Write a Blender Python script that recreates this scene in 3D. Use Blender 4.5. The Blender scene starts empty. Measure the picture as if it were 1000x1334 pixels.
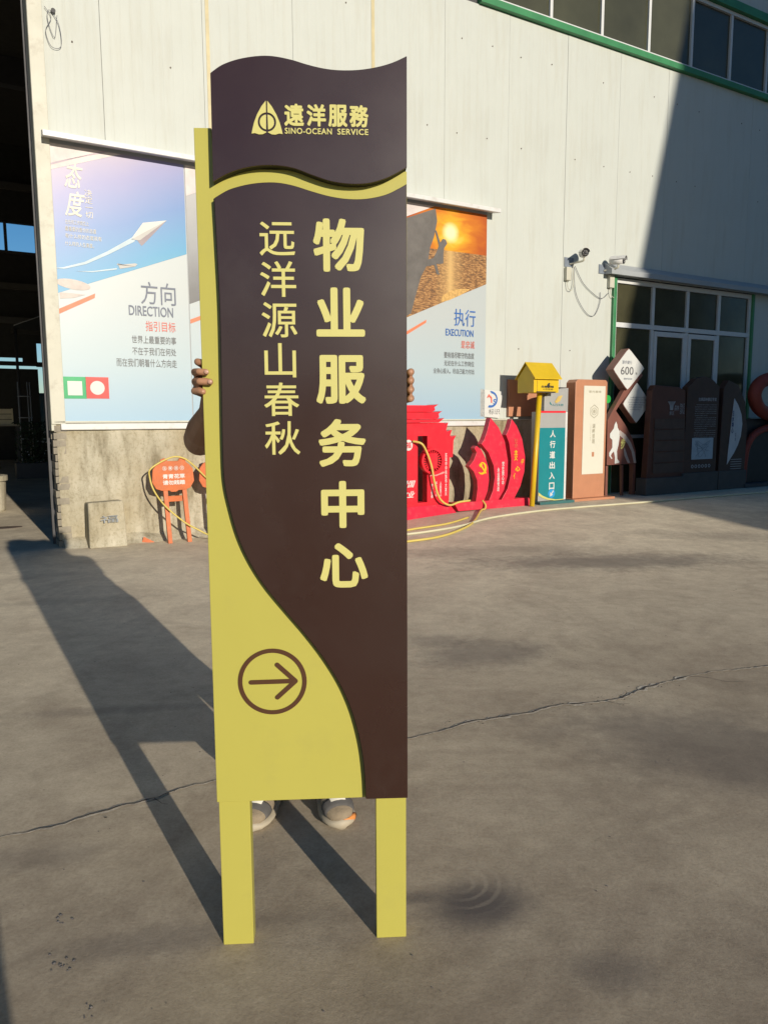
import bpy, math, random
from mathutils import Vector, Matrix
random.seed(7)
R = math.radians
sc = bpy.context.scene
col = sc.collection
# ------------------------------------------------------------------ camera
H = 1.2
F = 965.0
PITCH = R(7.2); ROLL = R(-0.25)
cam = bpy.data.cameras.new('camera')
cam.sensor_fit = 'HORIZONTAL'; cam.sensor_width = 36.0
cam.lens = 36.0 * F / 1000.0
cam.clip_start = 0.02; cam.clip_end = 1500
camo = bpy.data.objects.new('camera', cam); col.objects.link(camo)
FW = Vector((0, math.cos(PITCH), -math.sin(PITCH))); RT = Vector((1, 0, 0)); UP = RT.cross(FW)
cr, sr = math.cos(ROLL), math.sin(ROLL)
CX = RT * cr + UP * sr
CY = UP * cr - RT * sr
camo.matrix_world = Matrix(((CX.x, CY.x, -FW.x, 0), (CX.y, CY.y, -FW.y, 0), (CX.z, CY.z, -FW.z, H), (0, 0, 0, 1)))
sc.camera = camo
# ------------------------------------------------------------------ sky, sun, exposure
SUN_EL = 15.7; SUN_AZ = 149.1          # clockwise from +Y
w = bpy.data.worlds.new('World'); sc.world = w; w.use_nodes = True
wn_ = w.node_tree.nodes
sky = wn_.new('ShaderNodeTexSky'); sky.sky_type = 'NISHITA'; sky.sun_disc = False
sky.sun_elevation = R(SUN_EL); sky.sun_rotation = R(SUN_AZ); sky.air_density = 1.0; sky.dust_density = 0.25; sky.ozone_density = 4.0
hs = wn_.new('ShaderNodeHueSaturation'); hs.inputs['Saturation'].default_value = 1.2
w.node_tree.links.new(sky.outputs[0], hs.inputs['Color']); w.node_tree.links.new(hs.outputs[0], wn_['Background'].inputs[0])
wn_['Background'].inputs[1].default_value = 0.082
sun = bpy.data.lights.new('sun', 'SUN'); sun.energy = 4.6; sun.angle = R(0.5); sun.color = (1.0, 0.90, 0.76)
suno = bpy.data.objects.new('sun', sun); col.objects.link(suno)
sd = Vector((math.sin(R(SUN_AZ)) * math.cos(R(SUN_EL)), math.cos(R(SUN_AZ)) * math.cos(R(SUN_EL)), math.sin(R(SUN_EL))))
suno.rotation_euler = (-sd).to_track_quat('-Z', 'Y').to_euler(); suno.location = (0, 0, 30)
sc.view_settings.view_transform = 'Standard'; sc.view_settings.look = 'None'
sc.view_settings.exposure = 0.04; sc.view_settings.gamma = 1; sc.view_settings.use_curve_mapping = False
sc.cycles.max_bounces = 6

# ------------------------------------------------------------------ survey helpers (metres)
C0 = Vector((0, 0, H))
def ray(x, y):
    u = (x - 500) / F; v = (667 - y) / F
    return CX * u + CY * v + FW
def ground_pt(x, y, z=0.0):
    r = ray(x, y); return C0 + r * ((z - H) / r.z)
WD = Vector((math.sin(R(60)), math.cos(R(60)), 0)); WN = Vector((math.cos(R(60)), -math.sin(R(60)), 0))
W0 = ground_pt(80, 712.5)
def wpx(x, y, off=0.0):                 # point of the plane parallel to the wall, off metres before it -> (s, z)
    r = ray(x, y); p0 = W0 + WN * off
    P = C0 + r * ((p0 - C0).dot(WN) / r.dot(WN))
    return ((P - W0).dot(WD), P.z)
def wq(pts, off=0.0): return [wpx(x, y, off) for x, y in pts]
def WP(s, o, z): return W0 + WD * s + WN * o + Vector((0, 0, z))
def smooth(t):
    t = max(0.0, min(1.0, t)); return t * t * (3 - 2 * t)
def gz(s, o): return 0.12 * smooth((s - 2.0) / 3.0) * smooth((4.2 - o) / 3.6)

# ------------------------------------------------------------------ materials
MATS = {}
def mat(name, c, rough=0.6, metal=0.0, var=0.12, scale=6.0, bump=0.0, bscale=60.0, spec=0.5, coat=0.0, dirt=None, dirt_amt=0.0, dstretch=None, dpos=(0.52, 0.72)):
    if name in MATS: return MATS[name]
    m = bpy.data.materials.new(name); m.use_nodes = True
    nt = m.node_tree; b = nt.nodes['Principled BSDF']; L = nt.links.new
    tc = nt.nodes.new('ShaderNodeTexCoord')
    n1 = nt.nodes.new('ShaderNodeTexNoise'); n1.inputs['Scale'].default_value = scale; n1.inputs['Detail'].default_value = 6; n1.inputs['Roughness'].default_value = 0.62
    L(tc.outputs['Object'], n1.inputs['Vector'])
    rp = nt.nodes.new('ShaderNodeValToRGB')
    rp.color_ramp.elements[0].position = 0.3; rp.color_ramp.elements[1].position = 0.7
    rp.color_ramp.elements[0].color = (*[x * (1 - var) for x in c], 1); rp.color_ramp.elements[1].color = (*[min(1, x * (1 + var)) for x in c], 1)
    L(n1.outputs['Fac'], rp.inputs['Fac'])
    out = rp.outputs['Color']
    if dirt:
        n2 = nt.nodes.new('ShaderNodeTexNoise'); n2.inputs['Scale'].default_value = scale * 2.7; n2.inputs['Detail'].default_value = 8; n2.inputs['Roughness'].default_value = 0.7
        if dstretch:
            dm_ = nt.nodes.new('ShaderNodeMapping'); dm_.inputs['Scale'].default_value = dstretch; L(tc.outputs['Object'], dm_.inputs['Vector']); L(dm_.outputs[0], n2.inputs['Vector'])
        else: L(tc.outputs['Object'], n2.inputs['Vector'])
        r2 = nt.nodes.new('ShaderNodeValToRGB'); r2.color_ramp.elements[0].position, r2.color_ramp.elements[1].position = dpos
        r2.color_ramp.elements[1].color = (dirt_amt,) * 3 + (1,)
        L(n2.outputs['Fac'], r2.inputs['Fac'])
        mx = nt.nodes.new('ShaderNodeMixRGB'); mx.inputs['Color2'].default_value = (*dirt, 1)
        L(r2.outputs['Color'], mx.inputs['Fac']); L(out, mx.inputs['Color1']); out = mx.outputs['Color']
    L(out, b.inputs['Base Color'])
    b.inputs['Metallic'].default_value = metal; b.inputs['Specular IOR Level'].default_value = spec
    b.inputs['Coat Weight'].default_value = coat
    mr = nt.nodes.new('ShaderNodeMapRange'); mr.inputs['To Min'].default_value = max(0, rough - 0.08); mr.inputs['To Max'].default_value = min(1, rough + 0.1)
    n3 = nt.nodes.new('ShaderNodeTexNoise'); n3.inputs['Scale'].default_value = scale * 1.7; n3.inputs['Detail'].default_value = 5
    L(tc.outputs['Object'], n3.inputs['Vector']); L(n3.outputs['Fac'], mr.inputs['Value']); L(mr.outputs['Result'], b.inputs['Roughness'])
    if bump:
        n4 = nt.nodes.new('ShaderNodeTexNoise'); n4.inputs['Scale'].default_value = bscale; n4.inputs['Detail'].default_value = 8; n4.inputs['Roughness'].default_value = 0.65
        L(tc.outputs['Object'], n4.inputs['Vector'])
        bp = nt.nodes.new('ShaderNodeBump'); bp.inputs['Strength'].default_value = bump; bp.inputs['Distance'].default_value = 0.01
        L(n4.outputs['Fac'], bp.inputs['Height']); L(bp.outputs['Normal'], b.inputs['Normal'])
    MATS[name] = m
    return m

cream = mat('cream_cladding', (0.505, 0.53, 0.485), 0.55, spec=0.3, var=0.035, scale=1.3, bump=0.015, bscale=9, dirt=(0.36, 0.33, 0.24), dirt_amt=0.35, dstretch=(2.2, 2.2, 0.22), dpos=(0.5, 0.78))
trim_cream = mat('cream_trim', (0.50, 0.49, 0.40), 0.5, var=0.06, scale=3, dirt=(0.28, 0.24, 0.17), dirt_amt=0.5)
white_metal = mat('white_metal', (0.62, 0.62, 0.60), 0.4, var=0.05, scale=4, dirt=(0.34, 0.30, 0.24), dirt_amt=0.4)
grey_metal = mat('grey_flashing', (0.33, 0.35, 0.36), 0.42, var=0.06, scale=3)
green = mat('green_paint', (0.04, 0.21, 0.08), 0.45, var=0.15, scale=5)
frame_w = mat('window_frame_white', (0.60, 0.61, 0.60), 0.4, var=0.05)
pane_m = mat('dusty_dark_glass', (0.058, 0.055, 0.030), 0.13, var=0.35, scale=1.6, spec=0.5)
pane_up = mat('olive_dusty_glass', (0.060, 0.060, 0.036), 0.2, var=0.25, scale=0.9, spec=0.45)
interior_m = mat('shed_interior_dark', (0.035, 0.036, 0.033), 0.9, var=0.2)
steel_dark = mat('dark_steel', (0.05, 0.05, 0.052), 0.6)
brown = mat('brown_lacquer', (0.029, 0.0100, 0.0058), 0.27, var=0.08, scale=2.2, spec=0.85, dirt=(0.11, 0.095, 0.085), dirt_amt=0.11, dpos=(0.54, 0.8))
olive = mat('yellow_green_lacquer', (0.43, 0.395, 0.082), 0.36, var=0.03, scale=2.0, spec=0.4, dirt=(0.30, 0.27, 0.10), dirt_amt=0.3, dpos=(0.55, 0.8))
letter_y = mat('pale_yellow_letter', (0.56, 0.52, 0.17), 0.4, var=0.03)
letter_b = mat('brown_letter', (0.075, 0.03, 0.012), 0.4, var=0.03)
white_print = mat('white_print', (0.58, 0.59, 0.56), 0.5, var=0.03)
black_m = mat('black_plastic', (0.02, 0.02, 0.022), 0.5)
red_p = mat('red_paint', (0.70, 0.012, 0.028), 0.38, var=0.10, scale=5, dirt=(0.36, 0.05, 0.05), dirt_amt=0.4)
red_p2 = mat('rose_red_paint', (0.62, 0.016, 0.045), 0.40, var=0.10, scale=6, dirt=(0.5, 0.14, 0.14), dirt_amt=0.4)
yellow_p = mat('yellow_paint', (0.62, 0.42, 0.012), 0.4, var=0.07)
orange_p = mat('orange_wood_paint', (0.52, 0.115, 0.018), 0.45, var=0.18, scale=9, dirt=(0.48, 0.18, 0.10), dirt_amt=0.5)
copper = mat('copper_brown_paint', (0.46, 0.21, 0.115), 0.4, var=0.07)
copper_d = mat('dull_rose_brown_paint', (0.19, 0.075, 0.055), 0.4, var=0.1)
dark_brown = mat('dark_brown_paint', (0.085, 0.032, 0.022), 0.45, var=0.15)
darker_brown = mat('very_dark_brown_paint', (0.05, 0.024, 0.018), 0.45, var=0.15)
silver = mat('silver_paint', (0.36, 0.36, 0.345), 0.42, metal=0.1, var=0.04)
teal = mat('teal_paint', (0.008, 0.20, 0.225), 0.4, var=0.05)
cream_panel = mat('cream_sign_face', (0.62, 0.60, 0.50), 0.5, var=0.02)
hose_m = mat('yellow_hose', (0.58, 0.46, 0.11), 0.45, var=0.08)
hose_w = mat('pale_hose', (0.55, 0.52, 0.36), 0.5, var=0.08)
skin_m = mat('skin', (0.40, 0.205, 0.115), 0.5, var=0.10, scale=25, bump=0.1, bscale=160)
cloth_m = mat('charcoal_shirt', (0.035, 0.033, 0.037), 0.9, var=0.15, bump=0.3, bscale=90)
trouser_m = mat('dark_trousers', (0.02, 0.021, 0.026), 0.9, var=0.2, bump=0.3, bscale=80)
hair_m = mat('black_hair', (0.012, 0.010, 0.009), 0.55, bump=0.6, bscale=120)
shoe_t = mat('beige_mesh_fabric', (0.27, 0.215, 0.145), 0.85, var=0.15, scale=40, bump=0.4, bscale=220)
shoe_s = mat('cream_rubber', (0.40, 0.35, 0.26), 0.6, var=0.1)
shoe_g = mat('grey_suede', (0.10, 0.095, 0.09), 0.9, var=0.2, scale=30)
shoe_o = mat('orange_rubber', (0.65, 0.24, 0.06), 0.6)
lace_m = mat('white_lace', (0.60, 0.58, 0.50), 0.8)

def streak_concrete():
    m = bpy.data.materials.new('rough_concrete_wall'); m.use_nodes = True; nt = m.node_tree; b = nt.nodes['Principled BSDF']; L = nt.links.new
    tc = nt.nodes.new('ShaderNodeTexCoord')
    mp = nt.nodes.new('ShaderNodeMapping'); mp.inputs['Scale'].default_value = (3.0, 3.0, 0.7); L(tc.outputs['Object'], mp.inputs['Vector'])
    n1 = nt.nodes.new('ShaderNodeTexNoise'); n1.inputs['Scale'].default_value = 2.0; n1.inputs['Detail'].default_value = 10; n1.inputs['Roughness'].default_value = 0.7; L(mp.outputs[0], n1.inputs['Vector'])
    n2 = nt.nodes.new('ShaderNodeTexNoise'); n2.inputs['Scale'].default_value = 1.1; n2.inputs['Detail'].default_value = 6; L(tc.outputs['Object'], n2.inputs['Vector'])
    n3 = nt.nodes.new('ShaderNodeTexNoise'); n3.inputs['Scale'].default_value = 34; n3.inputs['Detail'].default_value = 8; n3.inputs['Roughness'].default_value = 0.8; L(tc.outputs['Object'], n3.inputs['Vector'])
    r = nt.nodes.new('ShaderNodeValToRGB'); e = r.color_ramp.elements
    e[0].position = 0.32; e[0].color = (0.24, 0.21, 0.14, 1); e[1].position = 0.66; e[1].color = (0.56, 0.52, 0.41, 1)
    k = e.new(0.48); k.color = (0.45, 0.415, 0.315, 1)
    L(n1.outputs['Fac'], r.inputs['Fac'])
    r2 = nt.nodes.new('ShaderNodeValToRGB'); e = r2.color_ramp.elements; e[0].position = 0.38; e[0].color = (0.72, 0.66, 0.54, 1); e[1].position = 0.6; e[1].color = (1, 1, 1, 1); L(n2.outputs['Fac'], r2.inputs['Fac'])
    r3 = nt.nodes.new('ShaderNodeValToRGB'); e = r3.color_ramp.elements; e[0].position = 0.36; e[0].color = (0.6, 0.58, 0.5, 1); e[1].position = 0.5; e[1].color = (1, 1, 1, 1); L(n3.outputs['Fac'], r3.inputs['Fac'])
    a = nt.nodes.new('ShaderNodeMixRGB'); a.blend_type = 'MULTIPLY'; a.inputs['Fac'].default_value = 1; L(r.outputs[0], a.inputs[1]); L(r2.outputs[0], a.inputs[2])
    c = nt.nodes.new('ShaderNodeMixRGB'); c.blend_type = 'MULTIPLY'; c.inputs['Fac'].default_value = 0.7; L(a.outputs[0], c.inputs[1]); L(r3.outputs[0], c.inputs[2])
    L(c.outputs[0], b.inputs['Base Color']); b.inputs['Roughness'].default_value = 0.9
    bp = nt.nodes.new('ShaderNodeBump'); bp.inputs['Strength'].default_value = 0.6; bp.inputs['Distance'].default_value = 0.012; L(n3.outputs['Fac'], bp.inputs['Height']); L(bp.outputs[0], b.inputs['Normal'])
    return m
conc = streak_concrete()

def ground_material():
    m = bpy.data.materials.new('yard_concrete'); m.use_nodes = True; nt = m.node_tree; b = nt.nodes['Principled BSDF']; L = nt.links.new
    tc = nt.nodes.new('ShaderNodeTexCoord')
    def noise(scale, detail=8, rough=0.6, dist=0.0, src=None):
        n = nt.nodes.new('ShaderNodeTexNoise'); n.inputs['Scale'].default_value = scale; n.inputs['Detail'].default_value = detail
        n.inputs['Roughness'].default_value = rough; n.inputs['Distortion'].default_value = dist
        L(src or tc.outputs['Object'], n.inputs['Vector']); return n
    def ramp(src, p0, c0, p1, c1):
        r = nt.nodes.new('ShaderNodeValToRGB'); e = r.color_ramp.elements
        e[0].position = p0; e[0].color = (*c0, 1); e[1].position = p1; e[1].color = (*c1, 1); L(src, r.inputs['Fac']); return r.outputs[0]
    def mul(a, c, f=1.0):
        x = nt.nodes.new('ShaderNodeMixRGB'); x.blend_type = 'MULTIPLY'; x.inputs['Fac'].default_value = f; L(a, x.inputs[1]); L(c, x.inputs[2]); return x.outputs[0]
    def math_(op, a, c=None):
        x = nt.nodes.new('ShaderNodeMath'); x.operation = op
        for i, v in enumerate((a, c)):
            if v is None: continue
            if isinstance(v, (int, float)): x.inputs[i].default_value = v
            else: L(v, x.inputs[i])
        return x.outputs[0]
    base = ramp(noise(0.55, 6, 0.6, 0.4).outputs['Fac'], 0.35, (0.38, 0.318, 0.232), 0.65, (0.50, 0.422, 0.31))
    # brightness of the far ground painted into the colour, paler towards the building
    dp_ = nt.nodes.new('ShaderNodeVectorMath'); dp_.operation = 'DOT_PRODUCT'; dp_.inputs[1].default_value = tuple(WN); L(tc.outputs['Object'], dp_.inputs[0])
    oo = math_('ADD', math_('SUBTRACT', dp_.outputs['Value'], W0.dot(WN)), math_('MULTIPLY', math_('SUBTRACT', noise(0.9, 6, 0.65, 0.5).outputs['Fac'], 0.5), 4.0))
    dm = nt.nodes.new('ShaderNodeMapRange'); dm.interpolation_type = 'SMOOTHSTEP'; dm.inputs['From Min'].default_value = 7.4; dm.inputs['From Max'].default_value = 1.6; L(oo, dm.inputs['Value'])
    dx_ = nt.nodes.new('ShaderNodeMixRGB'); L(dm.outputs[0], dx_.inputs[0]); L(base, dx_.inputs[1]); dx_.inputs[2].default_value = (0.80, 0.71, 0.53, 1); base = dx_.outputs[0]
    base = mul(base, ramp(noise(2.7, 8, 0.7, 0.6).outputs['Fac'], 0.3, (0.84, 0.83, 0.83), 0.62, (1, 1, 1)))
    base = mul(base, ramp(noise(14, 8, 0.75).outputs['Fac'], 0.32, (0.84, 0.83, 0.82), 0.6, (1, 1, 1)))
    fine = noise(95, 8, 0.8)
    base = mul(base, ramp(fine.outputs['Fac'], 0.34, (0.74, 0.72, 0.70), 0.56, (1.0, 1.0, 1.0)), 0.8)
    specks = nt.nodes.new('ShaderNodeTexVoronoi'); specks.inputs['Scale'].default_value = 26; L(tc.outputs['Object'], specks.inputs['Vector'])
    base = mul(base, ramp(specks.outputs['Distance'], 0.02, (0.45, 0.43, 0.40), 0.06, (1, 1, 1)), 0.7)
    # swept / brushed marks, long and faint
    mp = nt.nodes.new('ShaderNodeMapping'); mp.inputs['Rotation'].default_value = (0, 0, R(12)); mp.inputs['Scale'].default_value = (0.7, 1.6, 1); L(tc.outputs['Object'], mp.inputs['Vector'])
    base = mul(base, ramp(noise(2.1, 7, 0.65, 0.2, mp.outputs[0]).outputs['Fac'], 0.33, (0.88, 0.87, 0.87), 0.6, (1, 1, 1)), 0.4)
    base = mul(base, ramp(noise(6.5, 9, 0.78, 1.2).outputs['Fac'], 0.40, (0.80, 0.785, 0.775), 0.52, (1, 1, 1)), 0.30)
    base = mul(base, ramp(noise(1.1, 9, 0.75, 1.5).outputs['Fac'], 0.40, (0.80, 0.785, 0.785), 0.56, (1, 1, 1)), 0.8)
    # oily stains and tyre scuffs of their own shape
    wob = noise(3.5, 9, 0.72).outputs['Fac']
    def stain(cx, cy, rx, ry, ang, strength, rings=0, wamp=1.3):
        nonlocal base
        q = nt.nodes.new('ShaderNodeMapping'); q.vector_type = 'TEXTURE'
        q.inputs['Location'].default_value = (cx, cy, 0); q.inputs['Rotation'].default_value = (0, 0, R(ang)); q.inputs['Scale'].default_value = (rx, ry, 50)
        L(tc.outputs['Object'], q.inputs['Vector'])
        ln = nt.nodes.new('ShaderNodeVectorMath'); ln.operation = 'LENGTH'; L(q.outputs[0], ln.inputs[0])
        sx_ = nt.nodes.new('ShaderNodeSeparateXYZ'); L(q.outputs[0], sx_.inputs[0]); sepy = sx_.outputs['Y']
        d = math_('ADD', ln.outputs['Value'], math_('MULTIPLY', math_('SUBTRACT', wob, 0.5), wamp))
        mr = nt.nodes.new('ShaderNodeMapRange'); mr.interpolation_type = 'SMOOTHSTEP'; mr.inputs['From Min'].default_value = 1.15; mr.inputs['From Max'].default_value = 0.25
        mr.inputs['To Min'].default_value = 0; mr.inputs['To Max'].default_value = strength; L(d, mr.inputs['Value'])
        f = mr.outputs[0]
        if rings:
            sn = math_('SINE', math_('MULTIPLY', math_('ADD', d, math_('MULTIPLY', sepy, -0.25)), rings)); f = math_('MULTIPLY', f, math_('MULTIPLY_ADD' if 0 else 'ADD', math_('MULTIPLY', sn, 0.45), 0.6))
        x = nt.nodes.new('ShaderNodeMixRGB'); L(f, x.inputs[0]); L(base, x.inputs[1]); x.inputs[2].default_value = (0.105, 0.092, 0.085, 1); base = x.outputs[0]
    stain(1.85, 6.05, 1.5, 0.40, 4, 0.62); stain(1.0, 6.5, 1.4, 0.3, 4, 0.30)
    stain(0.50, 3.70, 0.42, 0.30, 10, 0.50); stain(0.25, 3.9, 0.22, 0.16, 0, 0.35)
    stain(1.30, 2.55, 0.85, 0.45, -25, 0.52); stain(2.3, 3.0, 0.6, 0.5, 0, 0.35); stain(1.35, 1.6, 0.6, 0.3, 15, 0.25)
    stain(0.225, 1.70, 0.175, 0.120, 12, 0.95, 0, 0.8)
    # the lighter curved grooves a turning tyre left in it
    dd = nt.nodes.new('ShaderNodeVectorMath'); dd.operation = 'DISTANCE'; dd.inputs[1].default_value = (0.190, 1.79, 0); L(tc.outputs['Object'], dd.inputs[0])
    dw = math_('ADD', dd.outputs['Value'], math_('MULTIPLY', math_('SUBTRACT', wob, 0.5), 0.045))
    sn = ramp(math_('ADD', math_('MULTIPLY', math_('SINE', math_('MULTIPLY', dw, 200.0)), 0.5), 0.5), 0.55, (0, 0, 0), 0.95, (1, 1, 1))
    mk = nt.nodes.new('ShaderNodeMapRange'); mk.inputs['From Min'].default_value = 0.145; mk.inputs['From Max'].default_value = 0.10; L(dw, mk.inputs['Value'])
    mz = nt.nodes.new('ShaderNodeMapRange'); mz.inputs['From Min'].default_value = 0.15; mz.inputs['From Max'].default_value = 0.23
    sx2 = nt.nodes.new('ShaderNodeSeparateXYZ'); L(tc.outputs['Object'], sx2.inputs[0]); L(sx2.outputs['X'], mz.inputs['Value'])
    gf = math_('MULTIPLY', math_('MULTIPLY', sn, mk.outputs[0]), math_('MULTIPLY', mz.outputs[0], 0.24))
    gx = nt.nodes.new('ShaderNodeMixRGB'); L(gf, gx.inputs[0]); L(base, gx.inputs[1]); gx.inputs[2].default_value = (0.44, 0.38, 0.29, 1); base = gx.outputs[0]
    stain(0.50, 1.48, 0.13, 0.08, 0, 0.45); stain(0.08, 1.73, 0.07, 0.03, 0, 0.5)
    stain(-1.15, 2.95, 0.55, 0.06, 8, 0.30); stain(-0.45, 1.60, 0.42, 0.06, 12, 0.30); stain(-1.0, 1.9, 0.3, 0.08, 10, 0.28)
    stain(-2.2, 4.8, 0.9, 0.12, 15, 0.22); stain(3.6, 7.2, 1.4, 0.3, -5, 0.3)
    L(base, b.inputs['Base Color'])
    rr = nt.nodes.new('ShaderNodeMapRange'); rr.inputs['To Min'].default_value = 0.62; rr.inputs['To Max'].default_value = 0.95; L(noise(5).outputs['Fac'], rr.inputs['Value']); L(rr.outputs[0], b.inputs['Roughness'])
    b.inputs['Specular IOR Level'].default_value = 0.3
    bp = nt.nodes.new('ShaderNodeBump'); bp.inputs['Strength'].default_value = 0.35; bp.inputs['Distance'].default_value = 0.004; L(fine.outputs['Fac'], bp.inputs['Height'])
    bp2 = nt.nodes.new('ShaderNodeBump'); bp2.inputs['Strength'].default_value = 0.15; bp2.inputs['Distance'].default_value = 0.03; L(noise(2.4, 8, 0.6).outputs['Fac'], bp2.inputs['Height'])
    L(bp.outputs[0], bp2.inputs['Normal']); L(bp2.outputs[0], b.inputs['Normal'])
    return m

# ------------------------------------------------------------------ mesh builder
class MB:
    def __init__(s): s.v = []; s.f = []; s.sm = False
    def add(s, v, f):
        n = len(s.v); s.v += [tuple(p) for p in v]; s.f += [tuple(i + n for i in q) for q in f]; return s
    def box(s, x0, x1, y0, y1, z0, z1):
        v = [(x, y, z) for x in (x0, x1) for y in (y0, y1) for z in (z0, z1)]
        return s.add(v, [(0, 1, 3, 2), (4, 6, 7, 5), (0, 4, 5, 1), (2, 3, 7, 6), (0, 2, 6, 4), (1, 5, 7, 3)])
    def prism(s, poly, y0, y1):         # poly in (x, z), extruded from y0 (front) to y1 (back)
        a = sum(poly[i][0] * poly[(i + 1) % len(poly)][1] - poly[(i + 1) % len(poly)][0] * poly[i][1] for i in range(len(poly)))
        if a < 0: poly = poly[::-1]
        n = len(poly)
        v = [(x, y0, z) for x, z in poly] + [(x, y1, z) for x, z in poly]
        f = [tuple(range(n)), tuple(range(2 * n - 1, n - 1, -1))]
        f += [(i, i + n, (i + 1) % n + n, (i + 1) % n) for i in range(n)]
        return s.add(v, f)
    def sheet(s, poly, y):
        a = sum(poly[i][0] * poly[(i + 1) % len(poly)][1] - poly[(i + 1) % len(poly)][0] * poly[i][1] for i in range(len(poly)))
        if a < 0: poly = poly[::-1]
        return s.add([(x, y, z) for x, z in poly], [tuple(range(len(poly)))])
    def ring(s, cx, cz, r0, r1, y0, y1, n=40, sx=1.0):
        v = []; f = []
        for i in range(n):
            a = 2 * math.pi * i / n; c, t = math.cos(a), math.sin(a)
            v += [(cx + r0 * c * sx, y0, cz + r0 * t), (cx + r1 * c * sx, y0, cz + r1 * t), (cx + r1 * c * sx, y1, cz + r1 * t), (cx + r0 * c * sx, y1, cz + r0 * t)]
            j = (i + 1) % n
            for k in range(4): f.append((4 * i + k, 4 * i + (k + 1) % 4, 4 * j + (k + 1) % 4, 4 * j + k))
        return s.add(v, f)
    def disc(s, cx, cz, r, y0, y1, n=32): return s.prism([(cx + r * math.cos(2 * math.pi * i / n), cz + r * math.sin(2 * math.pi * i / n)) for i in range(n)], y0, y1)
    def tube(s, pts, r, n=8, smooth_=1):
        P = [Vector(p) for p in pts]
        rs = r if isinstance(r, (list, tuple)) else [r] * len(P)
        if smooth_ and len(P) > 2:
            Q = []; q = []
            for i in range(len(P) - 1):
                p0 = P[max(0, i - 1)]; p1 = P[i]; p2 = P[i + 1]; p3 = P[min(len(P) - 1, i + 2)]
                for k in range(6):
                    t = k / 6.0
                    Q.append(0.5 * ((2 * p1) + (-p0 + p2) * t + (2 * p0 - 5 * p1 + 4 * p2 - p3) * t * t + (-p0 + 3 * p1 - 3 * p2 + p3) * t ** 3)); q.append(rs[i] * (1 - t) + rs[i + 1] * t)
            Q.append(P[-1]); q.append(rs[-1]); P = Q; rs = q
        v = []; f = []; u = None
        for i, p in enumerate(P):
            d = (P[min(i + 1, len(P) - 1)] - P[max(i - 1, 0)]).normalized()
            if u is None: u = d.orthogonal().normalized()
            u = (u - d * u.dot(d)).normalized(); w_ = d.cross(u)
            for k in range(n):
                a = 2 * math.pi * k / n; v.append(p + (u * math.cos(a) + w_ * math.sin(a)) * rs[i])
        for i in range(len(P) - 1):
            for k in range(n): f.append((i * n + k, i * n + (k + 1) % n, (i + 1) * n + (k + 1) % n, (i + 1) * n + k))
        f.append(tuple(range(n - 1, -1, -1))); f.append(tuple(range((len(P) - 1) * n, len(P) * n)))
        s.sm = True
        return s.add(v, f)
    def ball(s, c, r, nu=16, nv=10):
        r = r if isinstance(r, (tuple, list)) else (r, r, r); v = []; f = []
        v.append((c[0], c[1], c[2] + r[2]))
        for j in range(1, nv):
            for i in range(nu):
                a = 2 * math.pi * i / nu; b = math.pi * j / nv
                v.append((c[0] + r[0] * math.sin(b) * math.cos(a), c[1] + r[1] * math.sin(b) * math.sin(a), c[2] + r[2] * math.cos(b)))
        v.append((c[0], c[1], c[2] - r[2]))
        for i in range(nu): f.append((0, 1 + i, 1 + (i + 1) % nu))
        for j in range(nv - 2):
            for i in range(nu): f.append((1 + j * nu + i, 1 + (j + 1) * nu + i, 1 + (j + 1) * nu + (i + 1) % nu, 1 + j * nu + (i + 1) % nu))
        k = 1 + (nv - 2) * nu
        for i in range(nu): f.append((k + i, len(v) - 1, k + (i + 1) % nu))
        return s.add(v, f)
    def limb(s, a, b, ra, rb, n=14):    # tapered capsule
        a = Vector(a); b = Vector(b); d = (b - a).normalized(); u = d.orthogonal().normalized(); w_ = d.cross(u); v = []
        for p, r in ((a, ra), (b, rb)):
            for k in range(n):
                t = 2 * math.pi * k / n; v.append(p + (u * math.cos(t) + w_ * math.sin(t)) * r)
        f = [(k, (k + 1) % n, n + (k + 1) % n, n + k) for k in range(n)] + [tuple(range(n - 1, -1, -1)), tuple(range(n, 2 * n))]
        s.add(v, f); s.ball(a, ra, 14, 8); return s.ball(b, rb, 14, 8)
    def loft(s, secs):                  # secs: list of rings of equal length
        n = len(secs[0]); v = [p for q in secs for p in q]; f = []
        for i in range(len(secs) - 1):
            for k in range(n): f.append((i * n + k, i * n + (k + 1) % n, (i + 1) * n + (k + 1) % n, (i + 1) * n + k))
        f.append(tuple(range(n - 1, -1, -1))); f.append(tuple(range((len(secs) - 1) * n, len(secs) * n)))
        return s.add(v, f)
    def mesh(s, name):
        me = bpy.data.meshes.new(name); me.from_pydata(s.v, [], s.f); me.validate()
        if s.sm: me.polygons.foreach_set('use_smooth', [True] * len(me.polygons))
        return me
    def build(s, name, m, parent=None, bevel=0.0, kind=None):
        me = s.mesh(name); me.materials.append(m)
        import bmesh
        bm = bmesh.new(); bm.from_mesh(me); bmesh.ops.recalc_face_normals(bm, faces=bm.faces) if bevel or s.sm else None; bm.to_mesh(me); bm.free()
        o = bpy.data.objects.new(name, me); col.objects.link(o)
        if parent is not None: o.parent = parent
        if bevel:
            b = o.modifiers.new('bevel', 'BEVEL'); b.width = bevel; b.segments = 2; b.limit_method = 'ANGLE'; b.angle_limit = R(40)
        if kind: o['kind'] = kind
        return o

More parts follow.
